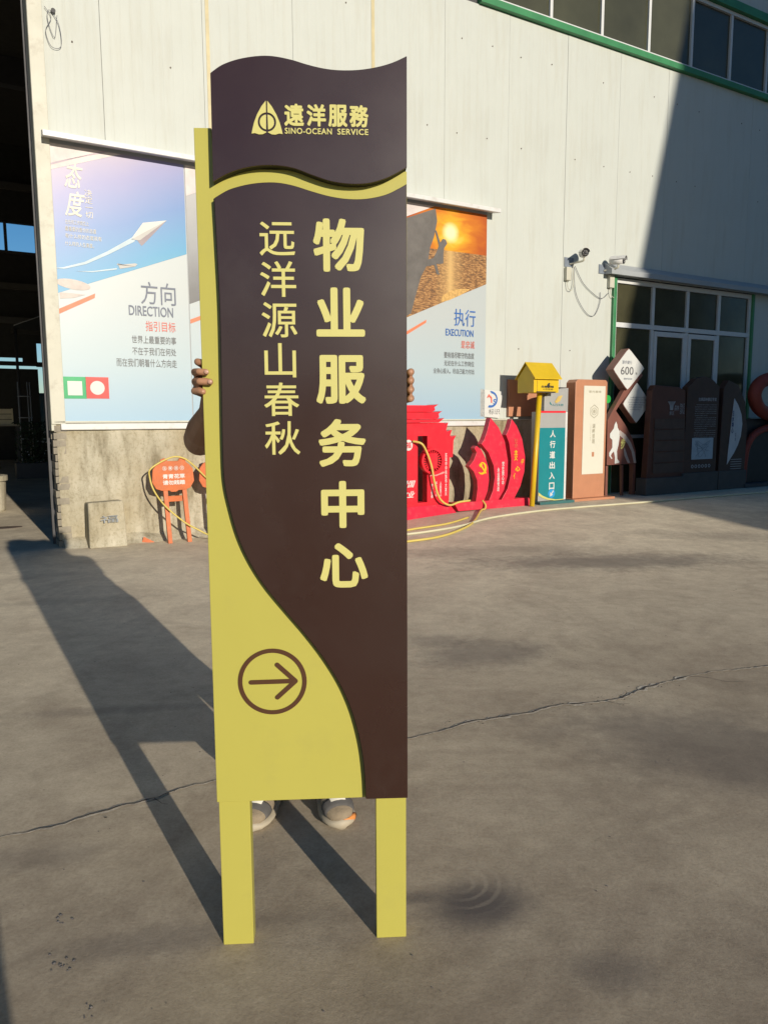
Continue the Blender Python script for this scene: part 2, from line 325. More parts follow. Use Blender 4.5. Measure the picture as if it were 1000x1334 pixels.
def thing(name, label, cat, s, o, z=None, rot=0.0, group=None):
    e = bpy.data.objects.new(name, None); col.objects.link(e); e.empty_display_size = 0.1
    e.location = WP(s, o, gz(s, o) if z is None else z); e.rotation_euler = (0, 0, R(30) + rot)
    e['label'] = label; e['category'] = cat
    if group: e['group'] = group
    return e
def tag(o, label, cat, group=None):
    o['label'] = label; o['category'] = cat
    if group: o['group'] = group
    return o
def at_wall(o):
    o.location = W0; o.rotation_euler = (0, 0, R(30)); return o

TEXT = {}
def text_mesh(body, spacing=1.0, cspace=1.0, align='LEFT', shear=0.0, extrude=0.0):
    key = (body, spacing, cspace, align, shear, extrude)
    if key in TEXT: return TEXT[key]
    c = bpy.data.curves.new('lettering', 'FONT'); c.body = body; c.size = 1; c.space_line = spacing; c.space_character = cspace
    c.align_x = align; c.shear = shear; c.resolution_u = 3
    o = bpy.data.objects.new('lettering', c); col.objects.link(o)
    dg = bpy.context.evaluated_depsgraph_get(); me = bpy.data.meshes.new_from_object(o.evaluated_get(dg))
    col.objects.unlink(o); bpy.data.objects.remove(o)
    v = [tuple(p.co) for p in me.vertices]; f = [tuple(p.vertices) for p in me.polygons]
    x0 = min(p[0] for p in v); x1 = max(p[0] for p in v); y0 = min(p[1] for p in v); y1 = max(p[1] for p in v)
    TEXT[key] = (v, f, x0, x1, y0, y1); return TEXT[key]
def text(body, x0, x1, z0, z1, y, m, parent, name='lettering', thick=0.0, keep=False, bold=0.0, **k):
    v, f, a0, a1, b0, b1 = text_mesh(body, **k)
    a0 -= bold; a1 += bold; b0 -= bold; b1 += bold
    sx = (x1 - x0) / max(1e-6, a1 - a0); sz = (z1 - z0) / max(1e-6, b1 - b0)
    n_ = 0 if bold == 0 else (8 if bold > 0.025 else 4)
    shifts = [(0.0, 0.0)] + [(bold * a_, bold * b_) for a_, b_ in ((-.78, -.78), (.78, .78), (-.78, .78), (.78, -.78), (0, 1), (0, -1), (1, 0), (-1, 0))[:n_]]
    mb = MB()
    for q, (dx, dz) in enumerate(shifts):
        yy = y - 0.00003 * q
        P = [(x0 + (p[0] + dx - a0) * sx, yy, z0 + (p[1] + dz - b0) * sz) for p in v]
        n = len(P); base = len(mb.v); mb.add(P, f)
        if thick:                        # cut-out letters: close the rim towards the board
            mb.add([(p[0], y + thick, p[2]) for p in P], [])
            ec = set()
            for g in f:
                for i in range(len(g)): ec.add((g[i], g[(i + 1) % len(g)]))
            mb.f += [(a + base, a + n + base, b + n + base, b + base) for (a, b) in ec if (b, a) not in ec]
    return mb.build(name, m, parent)
def vert(sx): return "\n".join(sx)

# ------------------------------------------------------------------ ground
def build_ground():
    def axis(a, b, fine0, fine1, st):
        xs = []; x = fine0
        while x <= fine1 + 1e-6: xs.append(round(x, 4)); x += st
        lo = []; g = st
        x = fine0
        while x > a: g *= 1.7; x = max(a, x - g); lo.append(x)
        hi = []; g = st; x = xs[-1]
        while x < b: g *= 1.7; x = min(b, x + g); hi.append(x)
        return lo[::-1] + xs + hi
    S = axis(-400, 400, -1, 14, 0.25); O = axis(-500, 400, -1, 8, 0.25)
    mb = MB(); v = []
    for s in S:
        for o in O:
            p = WP(s, o, gz(s, o)); v.append((p.x, p.y, p.z))
    n = len(O)
    f = [(i * n + j, i * n + j + 1, (i + 1) * n + j + 1, (i + 1) * n + j) for i in range(len(S) - 1) for j in range(n - 1)]
    mb.add(v, f); mb.sm = True
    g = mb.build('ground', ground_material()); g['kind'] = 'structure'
    return g
ground = build_ground()

# cracks in the slab
crack_dark = mat('crack_shadow_soil', (0.045, 0.038, 0.032), 1.0, var=0.3, scale=40)
crack_edge = mat('chipped_concrete', (0.50, 0.45, 0.36), 0.95, var=0.25, scale=60, bump=0.5)
def ribbon(pts, wfun, z, jit):
    P = []
    for i in range(len(pts) - 1):
        a = Vector((*pts[i], 0)); b = Vector((*pts[i + 1], 0)); k = max(2, int((b - a).length / 0.018))
        for j in range(k):
            q = a.lerp(b, j / k); P.append(q)
    v = []; n = len(P)
    off = 0.0
    for i, p in enumerate(P):
        d = (P[min(i + 1, n - 1)] - P[max(i - 1, 0)]).normalized(); nn = Vector((-d.y, d.x, 0))
        off = off * 0.8 + random.uniform(-jit, jit); ww = wfun(i / n)
        c = p + nn * off
        v += [c + nn * ww * random.uniform(0.4, 1.3) + Vector((0, 0, z)), c - nn * ww * random.uniform(0.4, 1.3) + Vector((0, 0, z))]
    return v, [(2 * i, 2 * i + 1, 2 * i + 3, 2 * i + 2) for i in range(n - 1)]
crack_pts = [(-1.8, 1.75), (-1.114, 2.008), (-0.978, 2.076), (-0.837, 2.163), (-0.736, 2.222), (-0.667, 2.28), (-0.583, 2.32), (-0.273, 2.466), (0.092, 2.669), (0.299, 2.794), (0.461, 2.861), (0.701, 2.962), (0.789, 2.994), (0.941, 3.018), (1.014, 3.061), (1.184, 3.196), (1.425, 3.322), (1.582, 3.394), (1.857, 3.467), (2.6, 3.7)]
st = random.getstate()
for nm, m, sc_, z in (('crack_edge', crack_edge, 2.3, 0.0022), ('crack', crack_dark, 0.62, 0.0042)):
    random.setstate(st); mb = MB()
    wf = lambda t: sc_ * (0.0018 + 0.0052 * abs(math.sin(t * 21)) * abs(math.sin(t * 7 + 1)) + (0.005 if abs(t - 0.685) < 0.012 or abs(t - 0.60) < 0.006 or abs(t-0.73)<0.007 else 0) * 1.4)
    mb.add(*ribbon(crack_pts, wf, z, 0.0055))
    if nm == 'crack':
        for br in (((0.941, 3.018), (0.99, 2.985), (1.05, 2.99)), ((1.014, 3.061), (1.06, 3.12), (1.05, 3.17)), ((1.425, 3.322), (1.50, 3.30), (1.56, 3.25), (1.70, 3.24)), ((-0.736, 2.222), (-0.70, 2.19), (-0.66, 2.185)), ((0.461, 2.861), (0.52, 2.91))):
            mb.add(*ribbon(list(br), lambda t: 0.0018 * (1 - t * .7), 0.0045, 0.003))
        for q_ in range(46):
            a_ = random.choice([(0.95, 3.02), (1.0, 3.05), (1.25, 3.23), (0.74, 2.98), (0.3, 2.79), (-0.9, 2.13)]); x_ = a_[0] + random.uniform(-.09, .09); y_ = a_[1] + random.uniform(-.05, .06); k_ = random.uniform(.002, .006)
            mb.add([(x_ - k_, y_, .0047), (x_, y_ - k_ * .6, .0047), (x_ + k_, y_ + k_ * .2, .0047), (x_ + k_ * .2, y_ + k_ * .7, .0047)], [(0, 1, 2, 3)])
    o = mb.build(nm, m); o['kind'] = 'structure'
# pebbles and crumbs lying on the slab
mb = MB()
def crumb(x, y, r_):
    n_ = random.choice((5, 6, 7)); P_ = []
    for k_ in range(n_):
        a_ = 6.283 * k_ / n_; q_ = r_ * random.uniform(.5, 1.3); P_.append((x + q_ * math.cos(a_) * 1.3, y + q_ * math.sin(a_), .0012))
    mb.add(P_ + [(x, y, .0012 + r_ * .55)], [(k_, (k_ + 1) % n_, n_) for k_ in range(n_)])
for i in range(520):
    x = random.uniform(-2.5, 4.5); y = 1.25 + 7 * random.random() ** 1.6
    crumb(x, y, random.uniform(0.0008, 0.0026) * (1 + y * 0.10))
for (x, y) in [(-0.782, 1.65), (-0.706, 1.494), (-0.724, 1.503), (-0.594, 1.366), (-0.345, 1.594)]:
    for k in range(6): crumb(x + random.gauss(0, .012), y + random.gauss(0, .012), random.uniform(.0012, .0042))
o = mb.build('grit', mat('dark_grit', (0.13, 0.12, 0.115), 0.95, var=0.4, scale=20)); o['kind'] = 'stuff'
tag(o, 'small dark crumbs and grit scattered on the concrete yard', 'grit')

# ------------------------------------------------------------------ the workshop (local x along the wall, y into the building)
ws = bpy.data.objects.new('workshop_building', None); col.objects.link(ws)
ws.location = W0; ws.rotation_euler = (0, 0, R(30))
tag(ws, 'large cream metal clad workshop on a concrete plinth with green trimmed windows', 'building')
def panel_mesh(wd_, h):
    mb = MB(); n = 10; p = wd_ / n; prof = []
    for i in range(n):
        a = i * p
        prof += [(a + 0.0015, -0.0), (a + p * 0.86, -0.0), (a + p * 0.89, 0.0007), (a + p * 0.97, 0.0007)]
    prof.append((wd_ - 0.0015, 0.0))
    v = []
    for x, y in prof: v += [(x, y, 0), (x, y, h)]
    k = len(prof)
    f = [(2 * i, 2 * i + 2, 2 * i + 3, 2 * i + 1) for i in range(k - 1)]
    v += [(0.0015, 0.02, 0), (0.0015, 0.02, h), (wd_ - 0.0015, 0.02, 0), (wd_ - 0.0015, 0.02, h)]
    b = 2 * k
    f += [(0, 1, b + 1, b), (2 * k - 2, b + 2, b + 3, 2 * k - 1)]
    mb.add(v, f); me = mb.mesh('wall_panel'); me.materials.append(cream); return me
PC = {}
def panel(s0, s1, z0, z1):
    k = (round(s1 - s0, 3), round(z1 - z0, 3))
    if k not in PC: PC[k] = panel_mesh(*k)
    o = bpy.data.objects.new('wall_panel', PC[k]); col.objects.link(o); o.parent = ws
    o.location = (s0 + 0.002, random.uniform(-0.0015, 0.0015), z0)
ZB = 1.19; ZG = 6.03; ZU = 7.16; ZR = 9.6
seams = [0.0, 0.58] + [0.58 + 0.95 * i for i in range(1, 15)]
for i in range(len(seams) - 1):
    a, b = seams[i], seams[i + 1]
    if a < 7.2 or a > 10.9: panel(a, b, ZB, ZG)
    elif a > 10.0: panel(a, b, 3.14, ZG); panel(10.36, b, ZB, 3.138)
    else: panel(a, b, 3.14, ZG)
    panel(a, b, ZU + 0.08, ZR)
for i in range(8): panel(-0.952 * (i + 1), -0.952 * i, 6.5, ZR)
for i in range(7): panel(-7.616 - 0.952 * (i + 1), -7.616 - 0.952 * i, ZB, ZR)
# backing wall behind the cladding, in pieces that leave the openings free
mb = MB()
mb.box(0.03, 7.23, 0.022, 0.16, ZB, ZG); mb.box(7.23, 10.36, 0.022, 0.16, 3.14, ZG); mb.box(10.36, 13.9, 0.022, 0.16, ZB, ZG); mb.box(0.03, 13.9, 0.022, 0.16, ZU, ZR)
mb.box(-7.6, 0.03, 0.022, 0.16, 6.5, ZR); mb.box(-14.3, -7.6, 0.022, 0.16, ZB, ZR); mb.box(0.03, 4.85, 0.022, 0.16, ZG, ZU)
mb.build('wall_backing', steel_dark, ws)
mb = MB()
# plinth with a rough, slightly uneven face
def rough_plinth(s0, s1, z0, z1, y0):
    m2 = MB(); nx = int((s1 - s0) / 0.06) + 1; nz = 16; v = []
    for i in range(nx + 1):
        for j in range(nz + 1):
            s = s0 + (s1 - s0) * i / nx; z = z0 + (z1 - z0) * j / nz
            e = 0 if j == nz else 1
            v.append((s, y0 + e * (0.006 * math.sin(s * 5.1 + z * 7) + 0.005 * math.sin(s * 13 - z * 9) + random.uniform(-.002, .002)) - (0.02 if j == 0 else 0), z))
    n = nz + 1
    m2.add(v, [(i * n + j, (i + 1) * n + j, (i + 1) * n + j + 1, i * n + j + 1) for i in range(nx) for j in range(nz)])
    nb = len(m2.v)
    m2.add([(s0, y0 + .3, z0), (s0, y0 + .3, z1), (s1, y0 + .3, z0), (s1, y0 + .3, z1)], [])
    a, b, c, d = nb, nb + 1, nb + 2, nb + 3
    m2.f += [(b, nz, nx * n + nz, d)] + [(a, *range(0, nz + 1), b)] + [(c, d, *range(nx * n + nz, nx * n - 1, -1))]
    return m2
rough_plinth(0.012, 7.21, -0.05, 1.17, -0.035).build('plinth', conc, ws)
rough_plinth(10.38, 14.0, -0.05, 1.17, -0.035).build('plinth', conc, ws)
rough_plinth(-14.3, -7.62, -0.05, 1.17, -0.035).build('plinth', conc, ws)
MB().box(0.0, 7.22, -0.05, 0.02, 1.172, 1.188).build('ledge', trim_cream, ws)
MB().box(10.37, 14, -0.05, 0.02, 1.172, 1.188).build('ledge', trim_cream, ws)
# low cement footing at the left part of the wall
mb = MB(); v = []; n = 26
for i in range(n + 1):
    s = 0.02 + 3.6 * i / n; d = 0.07 + 0.03 * math.sin(i * 1.3) + random.uniform(-.01, .01)
    v += [(s, -0.03, 0.09 + random.uniform(-.015, .015)), (s, -0.03 - d, 0.035), (s, -0.10 - d, -0.01)]
mb.add(v, [(3 * i + k, 3 * i + k + 1, 3 * i + k + 4, 3 * i + k + 3) for i in range(n) for k in range(2)]); mb.build('cement_footing', conc, ws)
# jamb of the big doorway
MB().box(-0.028, 0.012, -0.035, 0.20, 1.10, 6.5).build('corner_trim', trim_cream, ws, bevel=0.004)
MB().box(-0.026, 0.095, -0.050, -0.036, 1.16, 6.5).build('corner_trim', trim_cream, ws, bevel=0.003)
brick_m = mat('grey_brick', (0.27, 0.24, 0.185), 0.95, var=0.3, scale=9, bump=0.6, bscale=50)
bb = MB().box(-0.055, 0.055, -0.12, 0.0, 0.0, 0.06).mesh('brick'); bb.materials.append(brick_m)
for r_ in range(17):
    for k in range(2):
        o = bpy.data.objects.new('brick', bb); col.objects.link(o); o.parent = ws
        o.location = (0.045 + random.uniform(-.014, .006), 0.085 + 0.13 * k + random.uniform(-.006, .006), 0.0 + 0.068 * r_)
        o.rotation_euler = (0, 0, random.uniform(-.04, .04))
MB().box(-0.045, -0.018, 0.22, 0.26, 0.0, 6.5).build('door_rail', steel_dark, ws)
# cover strips
MB().box(1.565, 1.60, -0.006, -0.002, 3.78, 6.03).build('cover_strip', mat('yellowed_strip', (0.52, 0.45, 0.26), 0.5), ws)
MB().box(3.41, 3.45, -0.006, -0.002, 3.78, 6.03).build('cover_strip', MATS['yellowed_strip'], ws)
# screws
mb = MB()
for z in (4.55, 2.1, 5.6):
    for s_ in [0.3 + 0.475 * i for i in range(28)]:
        if z < 3.2 and 7.1 < s_ < 10.5: continue
        if random.random() < 0.25: continue
        mb.disc(s_ + random.uniform(-.05, .05), z + random.uniform(-.02, .02), 0.008, -0.006, 0.002, 8)
mb.build('screws', mat('rusty_screw', (0.12, 0.10, 0.08), 0.7), ws, kind='stuff')
# upper window band
US = 4.86; UE = 14.0
MB().box(US, UE, -0.06, 0.10, 6.035, 6.115).build('window_trim', green, ws, bevel=0.004)
MB().box(US, UE, -0.06, 0.10, ZU - 0.045, ZU + 0.075).build('window_trim', green, ws, bevel=0.004)
mull = [US, 5.12, 5.99, 6.87, 7.756, 8.63, 9.494, 10.37, 11.24, 12.1, 12.98, 13.86]
fr = MB(); 
for x in mull: fr.box(x - 0.022, x + 0.022, 0.0, 0.05, 6.165, 7.058)
fr.box(US, UE, -0.004, 0.054, 6.118, 6.163); fr.box(US, UE, -0.004, 0.054, 7.06, 7.108)
up = MB().box(0, 0, 0, 0, 0, 0)
fo = fr.build('window_frame', frame_w, ws)
for i in range(len(mull) - 1):
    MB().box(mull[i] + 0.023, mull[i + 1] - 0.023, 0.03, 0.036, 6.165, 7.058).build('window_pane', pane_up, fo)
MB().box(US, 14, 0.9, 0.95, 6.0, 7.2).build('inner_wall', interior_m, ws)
# lintel flashing over the entrance
lb = MB(); v = [(7.03, -0.004, 3.30), (7.03, -0.15, 3.20), (7.03, -0.15, 3.135), (7.03, -0.004, 3.15)]
lb.add(v + [(11.4, b, c) for a, b, c in v], [(0, 1, 5, 4), (1, 2, 6, 5), (2, 3, 7, 6), (0, 4, 7, 3), (0, 3, 2, 1), (4, 5, 6, 7)]); lb.build('lintel_flashing', grey_metal, ws)
# entrance glazing
MB().box(7.195, 7.255, -0.045, 0.10, 0.0, 3.13).build('window_trim', green, ws, bevel=0.004)
MB().box(10.31, 10.36, -0.03, 0.10, 0.0, 3.13).build('window_trim', green, ws, bevel=0.004)
cols_ = [7.28, 8.05, 8.80, 9.53, 10.285]
fm = MB()
fm.box(7.257, 10.308, 0.0, 0.06, 3.06, 3.125); fm.box(7.257, 10.308, 0.0, 0.06, 2.46, 2.525)
for x in cols_: fm.box(x - 0.028, x + 0.028, 0.002, 0.058, 0.06, 2.458); fm.box(x - 0.028, x + 0.028, 0.002, 0.058, 2.527, 3.058)
fm.box(7.257, 8.02, 0.002, 0.058, 0.9, 0.95); fm.box(9.56, 10.255, 0.002, 0.058, 0.9, 0.95)
gf = fm.build('window_frame', frame_w, ws)
for i in range(4):
    a, b = cols_[i] + 0.029, cols_[i + 1] - 0.029
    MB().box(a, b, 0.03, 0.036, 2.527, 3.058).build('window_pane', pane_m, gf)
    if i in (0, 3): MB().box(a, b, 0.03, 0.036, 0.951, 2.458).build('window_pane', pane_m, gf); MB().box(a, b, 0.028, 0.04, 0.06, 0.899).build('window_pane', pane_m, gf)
dl = MB()
for a, b in ((8.08, 8.77), (8.83, 9.50)):
    dl.box(a, a + 0.06, -0.012, 0.05, 0.05, 2.44); dl.box(b - 0.06, b, -0.012, 0.05, 0.05, 2.44); dl.box(a + 0.061, b - 0.061, -0.012, 0.05, 2.37, 2.44); dl.box(a + 0.061, b - 0.061, -0.012, 0.05, 0.05, 0.2)
do = dl.build('door', frame_w, ws, bevel=0.003)
for a, b in ((8.08, 8.77), (8.83, 9.50)): MB().box(a + 0.061, b - 0.061, 0.01, 0.016, 0.201, 2.369).build('door_pane', pane_m, do)
MB().tube([(8.72, -0.06, 0.95), (8.72, -0.06, 1.25)], 0.012).build('handle', white_metal, do)
# shell of the shed
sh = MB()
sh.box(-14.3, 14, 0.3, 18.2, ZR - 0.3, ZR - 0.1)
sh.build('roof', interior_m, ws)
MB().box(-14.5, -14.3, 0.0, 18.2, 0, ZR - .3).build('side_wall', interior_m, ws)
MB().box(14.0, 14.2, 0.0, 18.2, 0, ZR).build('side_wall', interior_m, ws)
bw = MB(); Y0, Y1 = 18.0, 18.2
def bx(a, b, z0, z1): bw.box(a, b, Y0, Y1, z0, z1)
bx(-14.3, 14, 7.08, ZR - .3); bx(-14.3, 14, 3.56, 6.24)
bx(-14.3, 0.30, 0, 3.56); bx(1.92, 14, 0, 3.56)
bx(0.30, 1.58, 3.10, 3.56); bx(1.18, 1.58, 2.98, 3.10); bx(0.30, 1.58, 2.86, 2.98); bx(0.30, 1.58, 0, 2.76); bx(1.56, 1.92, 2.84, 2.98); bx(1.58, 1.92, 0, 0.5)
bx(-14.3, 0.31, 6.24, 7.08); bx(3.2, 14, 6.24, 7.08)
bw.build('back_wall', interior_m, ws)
for x in (0.92, 1.86, 2.80): MB().box(x - 0.04, x + 0.04, 17.95, 18.1, 6.241, 7.079).build('mullion', steel_dark, ws)
MB().box(0.3, 3.2, 17.93, 18.0, 6.16, 6.24).build('girt', steel_dark, ws)
for z in (5.1, 4.1, 8.0): MB().box(-14, 14, 17.8, 17.99, z, z + 0.18).build('girt', mat('grey_girt', (0.08, 0.08, 0.075), 0.8), ws)
for x in (-12, -6, 6.0, 12): MB().box(x - .15, x + .15, 17.6, 17.9, 0, ZR - .31).build('column', steel_dark, ws)
for y in (6, 12): MB().box(-14, 14, y, y + .25, ZR - .9, ZR - .31).build('roof_beam', steel_dark, ws)
# slanted awning inside (dark sloping sheet on a post)
aw = thing('dark_awning', 'dark sloping awning on a thin post deep inside the shed', 'awning', 1.45, -14.0, 0)
MB().add([(-0.75, 0, 3.60), (0.55, 0, 4.15), (0.55, 1.2, 4.15), (-0.75, 1.2, 3.6), (-0.75, 0, 3.52), (0.55, 0, 3.50), (0.55, 1.2, 3.5), (-0.75, 1.2, 3.52)], [(0, 1, 2, 3), (4, 7, 6, 5), (0, 4, 5, 1), (1, 5, 6, 2), (2, 6, 7, 3), (3, 7, 4, 0)]).build('canopy', mat('dark_tarpaulin', (0.02, 0.022, 0.02), 0.8), aw)
MB().tube([(-0.75, -0.01, 3.61), (0.55, -0.01, 4.16)], 0.012, smooth_=0).build('edge_tube', grey_metal, aw)
MB().tube([(-0.72, 0, 0), (-0.72, 0, 3.55)], 0.035, smooth_=0).build('post', steel_dark, aw)
MB().tube([(0.5, 0, 0), (0.5, 0, 3.55)], 0.035, smooth_=0).build('post', steel_dark, aw)
# beige fence seen through the gap behind the shed
fz = thing('rendered_wall', 'beige rendered wall seen through the tall gap behind the shed', 'wall', 1.4, -21.0, 0)
MB().box(-3, 3, 0, 0.2, 0, 2.05).build('wall_face', mat('beige_render', (0.55, 0.46, 0.32), 0.9), fz)
MB().box(-3.05, 3.05, -0.03, 0.23, 2.05, 2.13).build('coping', mat('dull_coping', (0.35, 0.32, 0.27), 0.9), fz)
# metal rack / ladder
ld = thing('metal_rack', 'thin steel tube rack standing deep inside the shed', 'rack', 0.50, -10.0, 0)
mb = MB()
for x in (-0.08, 0.10, 0.15): mb.tube([(x, 0, 0.0), (x, 0, 2.0)], 0.011, 6, 0)
mb.build('upright', grey_metal, ld)
mb = MB()
for z in (0.3, 0.8, 1.25, 1.7): mb.tube([(-0.10, -0.012, z), (0.17, -0.012, z)], 0.009, 6, 0)
mb.build('rung', grey_metal, ld)
tb = thing('work_table', 'work table inside the shed carrying a cream crate', 'table', 0.15, -12.0, 0)
MB().box(-0.5, 0.42, 0, 0.6, 1.06, 1.10).build('table_top', mat('table_board', (0.30, 0.27, 0.2), 0.7), tb)
for x in (-0.45, 0.37):
    for y in (0.05, 0.52): MB().box(x - .02, x + .02, y, y + .04, 0, 1.059).build('leg', steel_dark, tb)
cb = thing('crate', 'cream crate with dark slits standing on the work table in the shed', 'crate', 0.15, -12.0, 1.10)
for k in range(3): MB().box(-0.4, 0.27, 0.1, 0.45, 0.0 + k * 0.125, 0.11 + k * 0.125).build('board', mat('cream_board', (0.62, 0.54, 0.35), 0.7), cb)
for x in (-0.39, 0.25): MB().box(x, x + 0.03, 0.07, 0.099, 0, 0.37).build('upright', MATS['cream_board'], cb)
# plants in the shade of the shed
leaf_m = mat('dark_leaf', (0.03, 0.055, 0.025), 0.6, var=0.4, scale=9); petal_m = mat('white_petal', (0.7, 0.7, 0.68), 0.6)
def leaves(n, cx, cy, cz, rx, ry, rz, sz):
    mb = MB()
    for i in range(n):
        a = random.uniform(0, 6.28); b = random.uniform(-1, 1); r = random.random() ** .5
        c = Vector((cx + rx * r * math.cos(a), cy + ry * r * math.sin(a), cz + rz * b)); d = Vector((random.uniform(-1, 1), random.uniform(-1, 1), random.uniform(-.5, 1))).normalized(); u = d.orthogonal().normalized()
        mb.add([c - d * sz, c + u * sz * .4, c + d * sz, c - u * sz * .4], [(0, 1, 2, 3)])
    return mb
pl = thing('potted_plants', 'bushy dark plants with small white flowers inside the shed', 'plants', 0.75, -9.5, 0)
leaves(900, 0, 0, 0.75, 0.5, 0.35, 0.42, 0.045).build('foliage', leaf_m, pl)
leaves(22, -0.1, -0.3, 0.75, 0.32, 0.1, 0.25, 0.03).build('flowers', petal_m, pl)
MB().box(-0.5, 0.5, -0.2, 0.25, 0, 0.32).build('trough', steel_dark, pl, bevel=.01)
# drum just inside the doorway
dr = thing('metal_bin', 'squat grey cement bin with a rim standing in the shed doorway', 'bin', -0.55, -3.55, 0)
sec = []
for z, r in ((0, .27), (0.02, .28), (0.40, .30), (0.405, .325), (0.47, .325), (0.475, .30), (0.47, .27)):
    sec.append([(r * math.cos(2 * math.pi * k / 28), r * math.sin(2 * math.pi * k / 28), z) for k in range(28)])
MB().loft(sec).build('drum', conc, dr)
# puddle stain lid on the floor of the doorway
mh = MB(); mh.prism([(0.20 * math.cos(a / 20 * 6.283) * (1 + .12 * math.sin(a * 1.7)), 0.10 * math.sin(a / 20 * 6.283)) for a in range(20)], -0.004, 0.0)
o = mh.build('floor_patch', mat('damp_patch', (0.11, 0.08, 0.065), 0.6)); o.rotation_euler = (R(-90), 0, R(30)); p = ground_pt(8, 688); o.location = (p.x - .05, p.y, 0.001); o['kind'] = 'structure'

# ------------------------------------------------------------------ wall-mounted display: frame and four posters
PY = -0.03
df = thing('poster_hoarding', 'long white metal frame with a hooded ledge holding the wall posters', 'frame', 0, 0, 0)
MB().add([(0.03, -0.001, 3.76), (0.03, -0.17, 3.715), (0.03, -0.17, 3.672), (0.03, -0.163, 3.668), (0.03, -0.001, 3.70)] + [(5.10, -0.001, 3.76), (5.10, -0.17, 3.715), (5.10, -0.17, 3.672), (5.10, -0.163, 3.668), (5.10, -0.001, 3.70)],
         [(0, 1, 6, 5), (1, 2, 7, 6), (2, 3, 8, 7), (3, 4, 9, 8), (4, 3, 2, 1, 0), (5, 6, 7, 8, 9)]).build('drip_ledge', white_metal, df)
MB().box(0.05, 5.00, -0.075, -0.031, 1.105, 1.165).build('bottom_rail', white_metal, df, bevel=0.008)
MB().box(0.05, 5.00, -0.024, -0.0062, 1.10, 3.70).build('backing_board', grey_metal, df)

def grad_mat(name, stops, scale=(0, 0, 1), loc=(0, 0, 0), noise=0.0, nscale=3.0, rough=0.4, noise_vec=(1, 1, 1)):
    m = bpy.data.materials.new(name); m.use_nodes = True; nt = m.node_tree; b = nt.nodes['Principled BSDF']; L = nt.links.new
    tc = nt.nodes.new('ShaderNodeTexCoord'); sp = nt.nodes.new('ShaderNodeVectorMath'); sp.operation = 'DOT_PRODUCT'; sp.inputs[1].default_value = scale
    ad = nt.nodes.new('ShaderNodeVectorMath'); ad.operation = 'ADD'; ad.inputs[1].default_value = loc; L(tc.outputs['Object'], ad.inputs[0]); L(ad.outputs[0], sp.inputs[0])
    src = sp.outputs['Value']
    if noise:
        mp = nt.nodes.new('ShaderNodeMapping'); mp.inputs['Scale'].default_value = noise_vec; L(tc.outputs['Object'], mp.inputs[0])
        n = nt.nodes.new('ShaderNodeTexNoise'); n.inputs['Scale'].default_value = nscale; n.inputs['Detail'].default_value = 6; L(mp.outputs[0], n.inputs['Vector'])
        a = nt.nodes.new('ShaderNodeMath'); a.operation = 'MULTIPLY_ADD'; a.inputs[1].default_value = noise; L(n.outputs['Fac'], a.inputs[0]); L(src, a.inputs[2])
        c = nt.nodes.new('ShaderNodeMath'); c.operation = 'SUBTRACT'; c.inputs[1].default_value = noise / 2; L(a.outputs[0], c.inputs[0]); src = c.outputs[0]
    r = nt.nodes.new('ShaderNodeValToRGB'); e = r.color_ramp.elements
    e[0].position = stops[0][0]; e[0].color = (*stops[0][1], 1); e[1].position = stops[-1][0]; e[1].color = (*stops[-1][1], 1)
    for p, c_ in stops[1:-1]: k = e.new(p); k.color = (*c_, 1)
    L(src, r.inputs['Fac']); L(r.outputs[0], b.inputs['Base Color']); b.inputs['Roughness'].default_value = rough
    return m
paper = grad_mat('poster_white_to_blue', [(0.0, (0.28, 0.43, 0.55)), (0.45, (0.38, 0.475, 0.51)), (1.0, (0.43, 0.47, 0.47))], scale=(0, 0, 0.8), loc=(0, 0, 0))
skyp = grad_mat('printed_sky', [(0.0, (0.08, 0.33, 0.43)), (0.22, (0.05, 0.27, 0.47)), (0.5, (0.09, 0.20, 0.44)), (0.78, (0.22, 0.22, 0.42)), (1.0, (0.36, 0.29, 0.38))], scale=(-0.28, 0, 0.70), loc=(-0.35, 0, -1.05), noise=0.12, nscale=2)
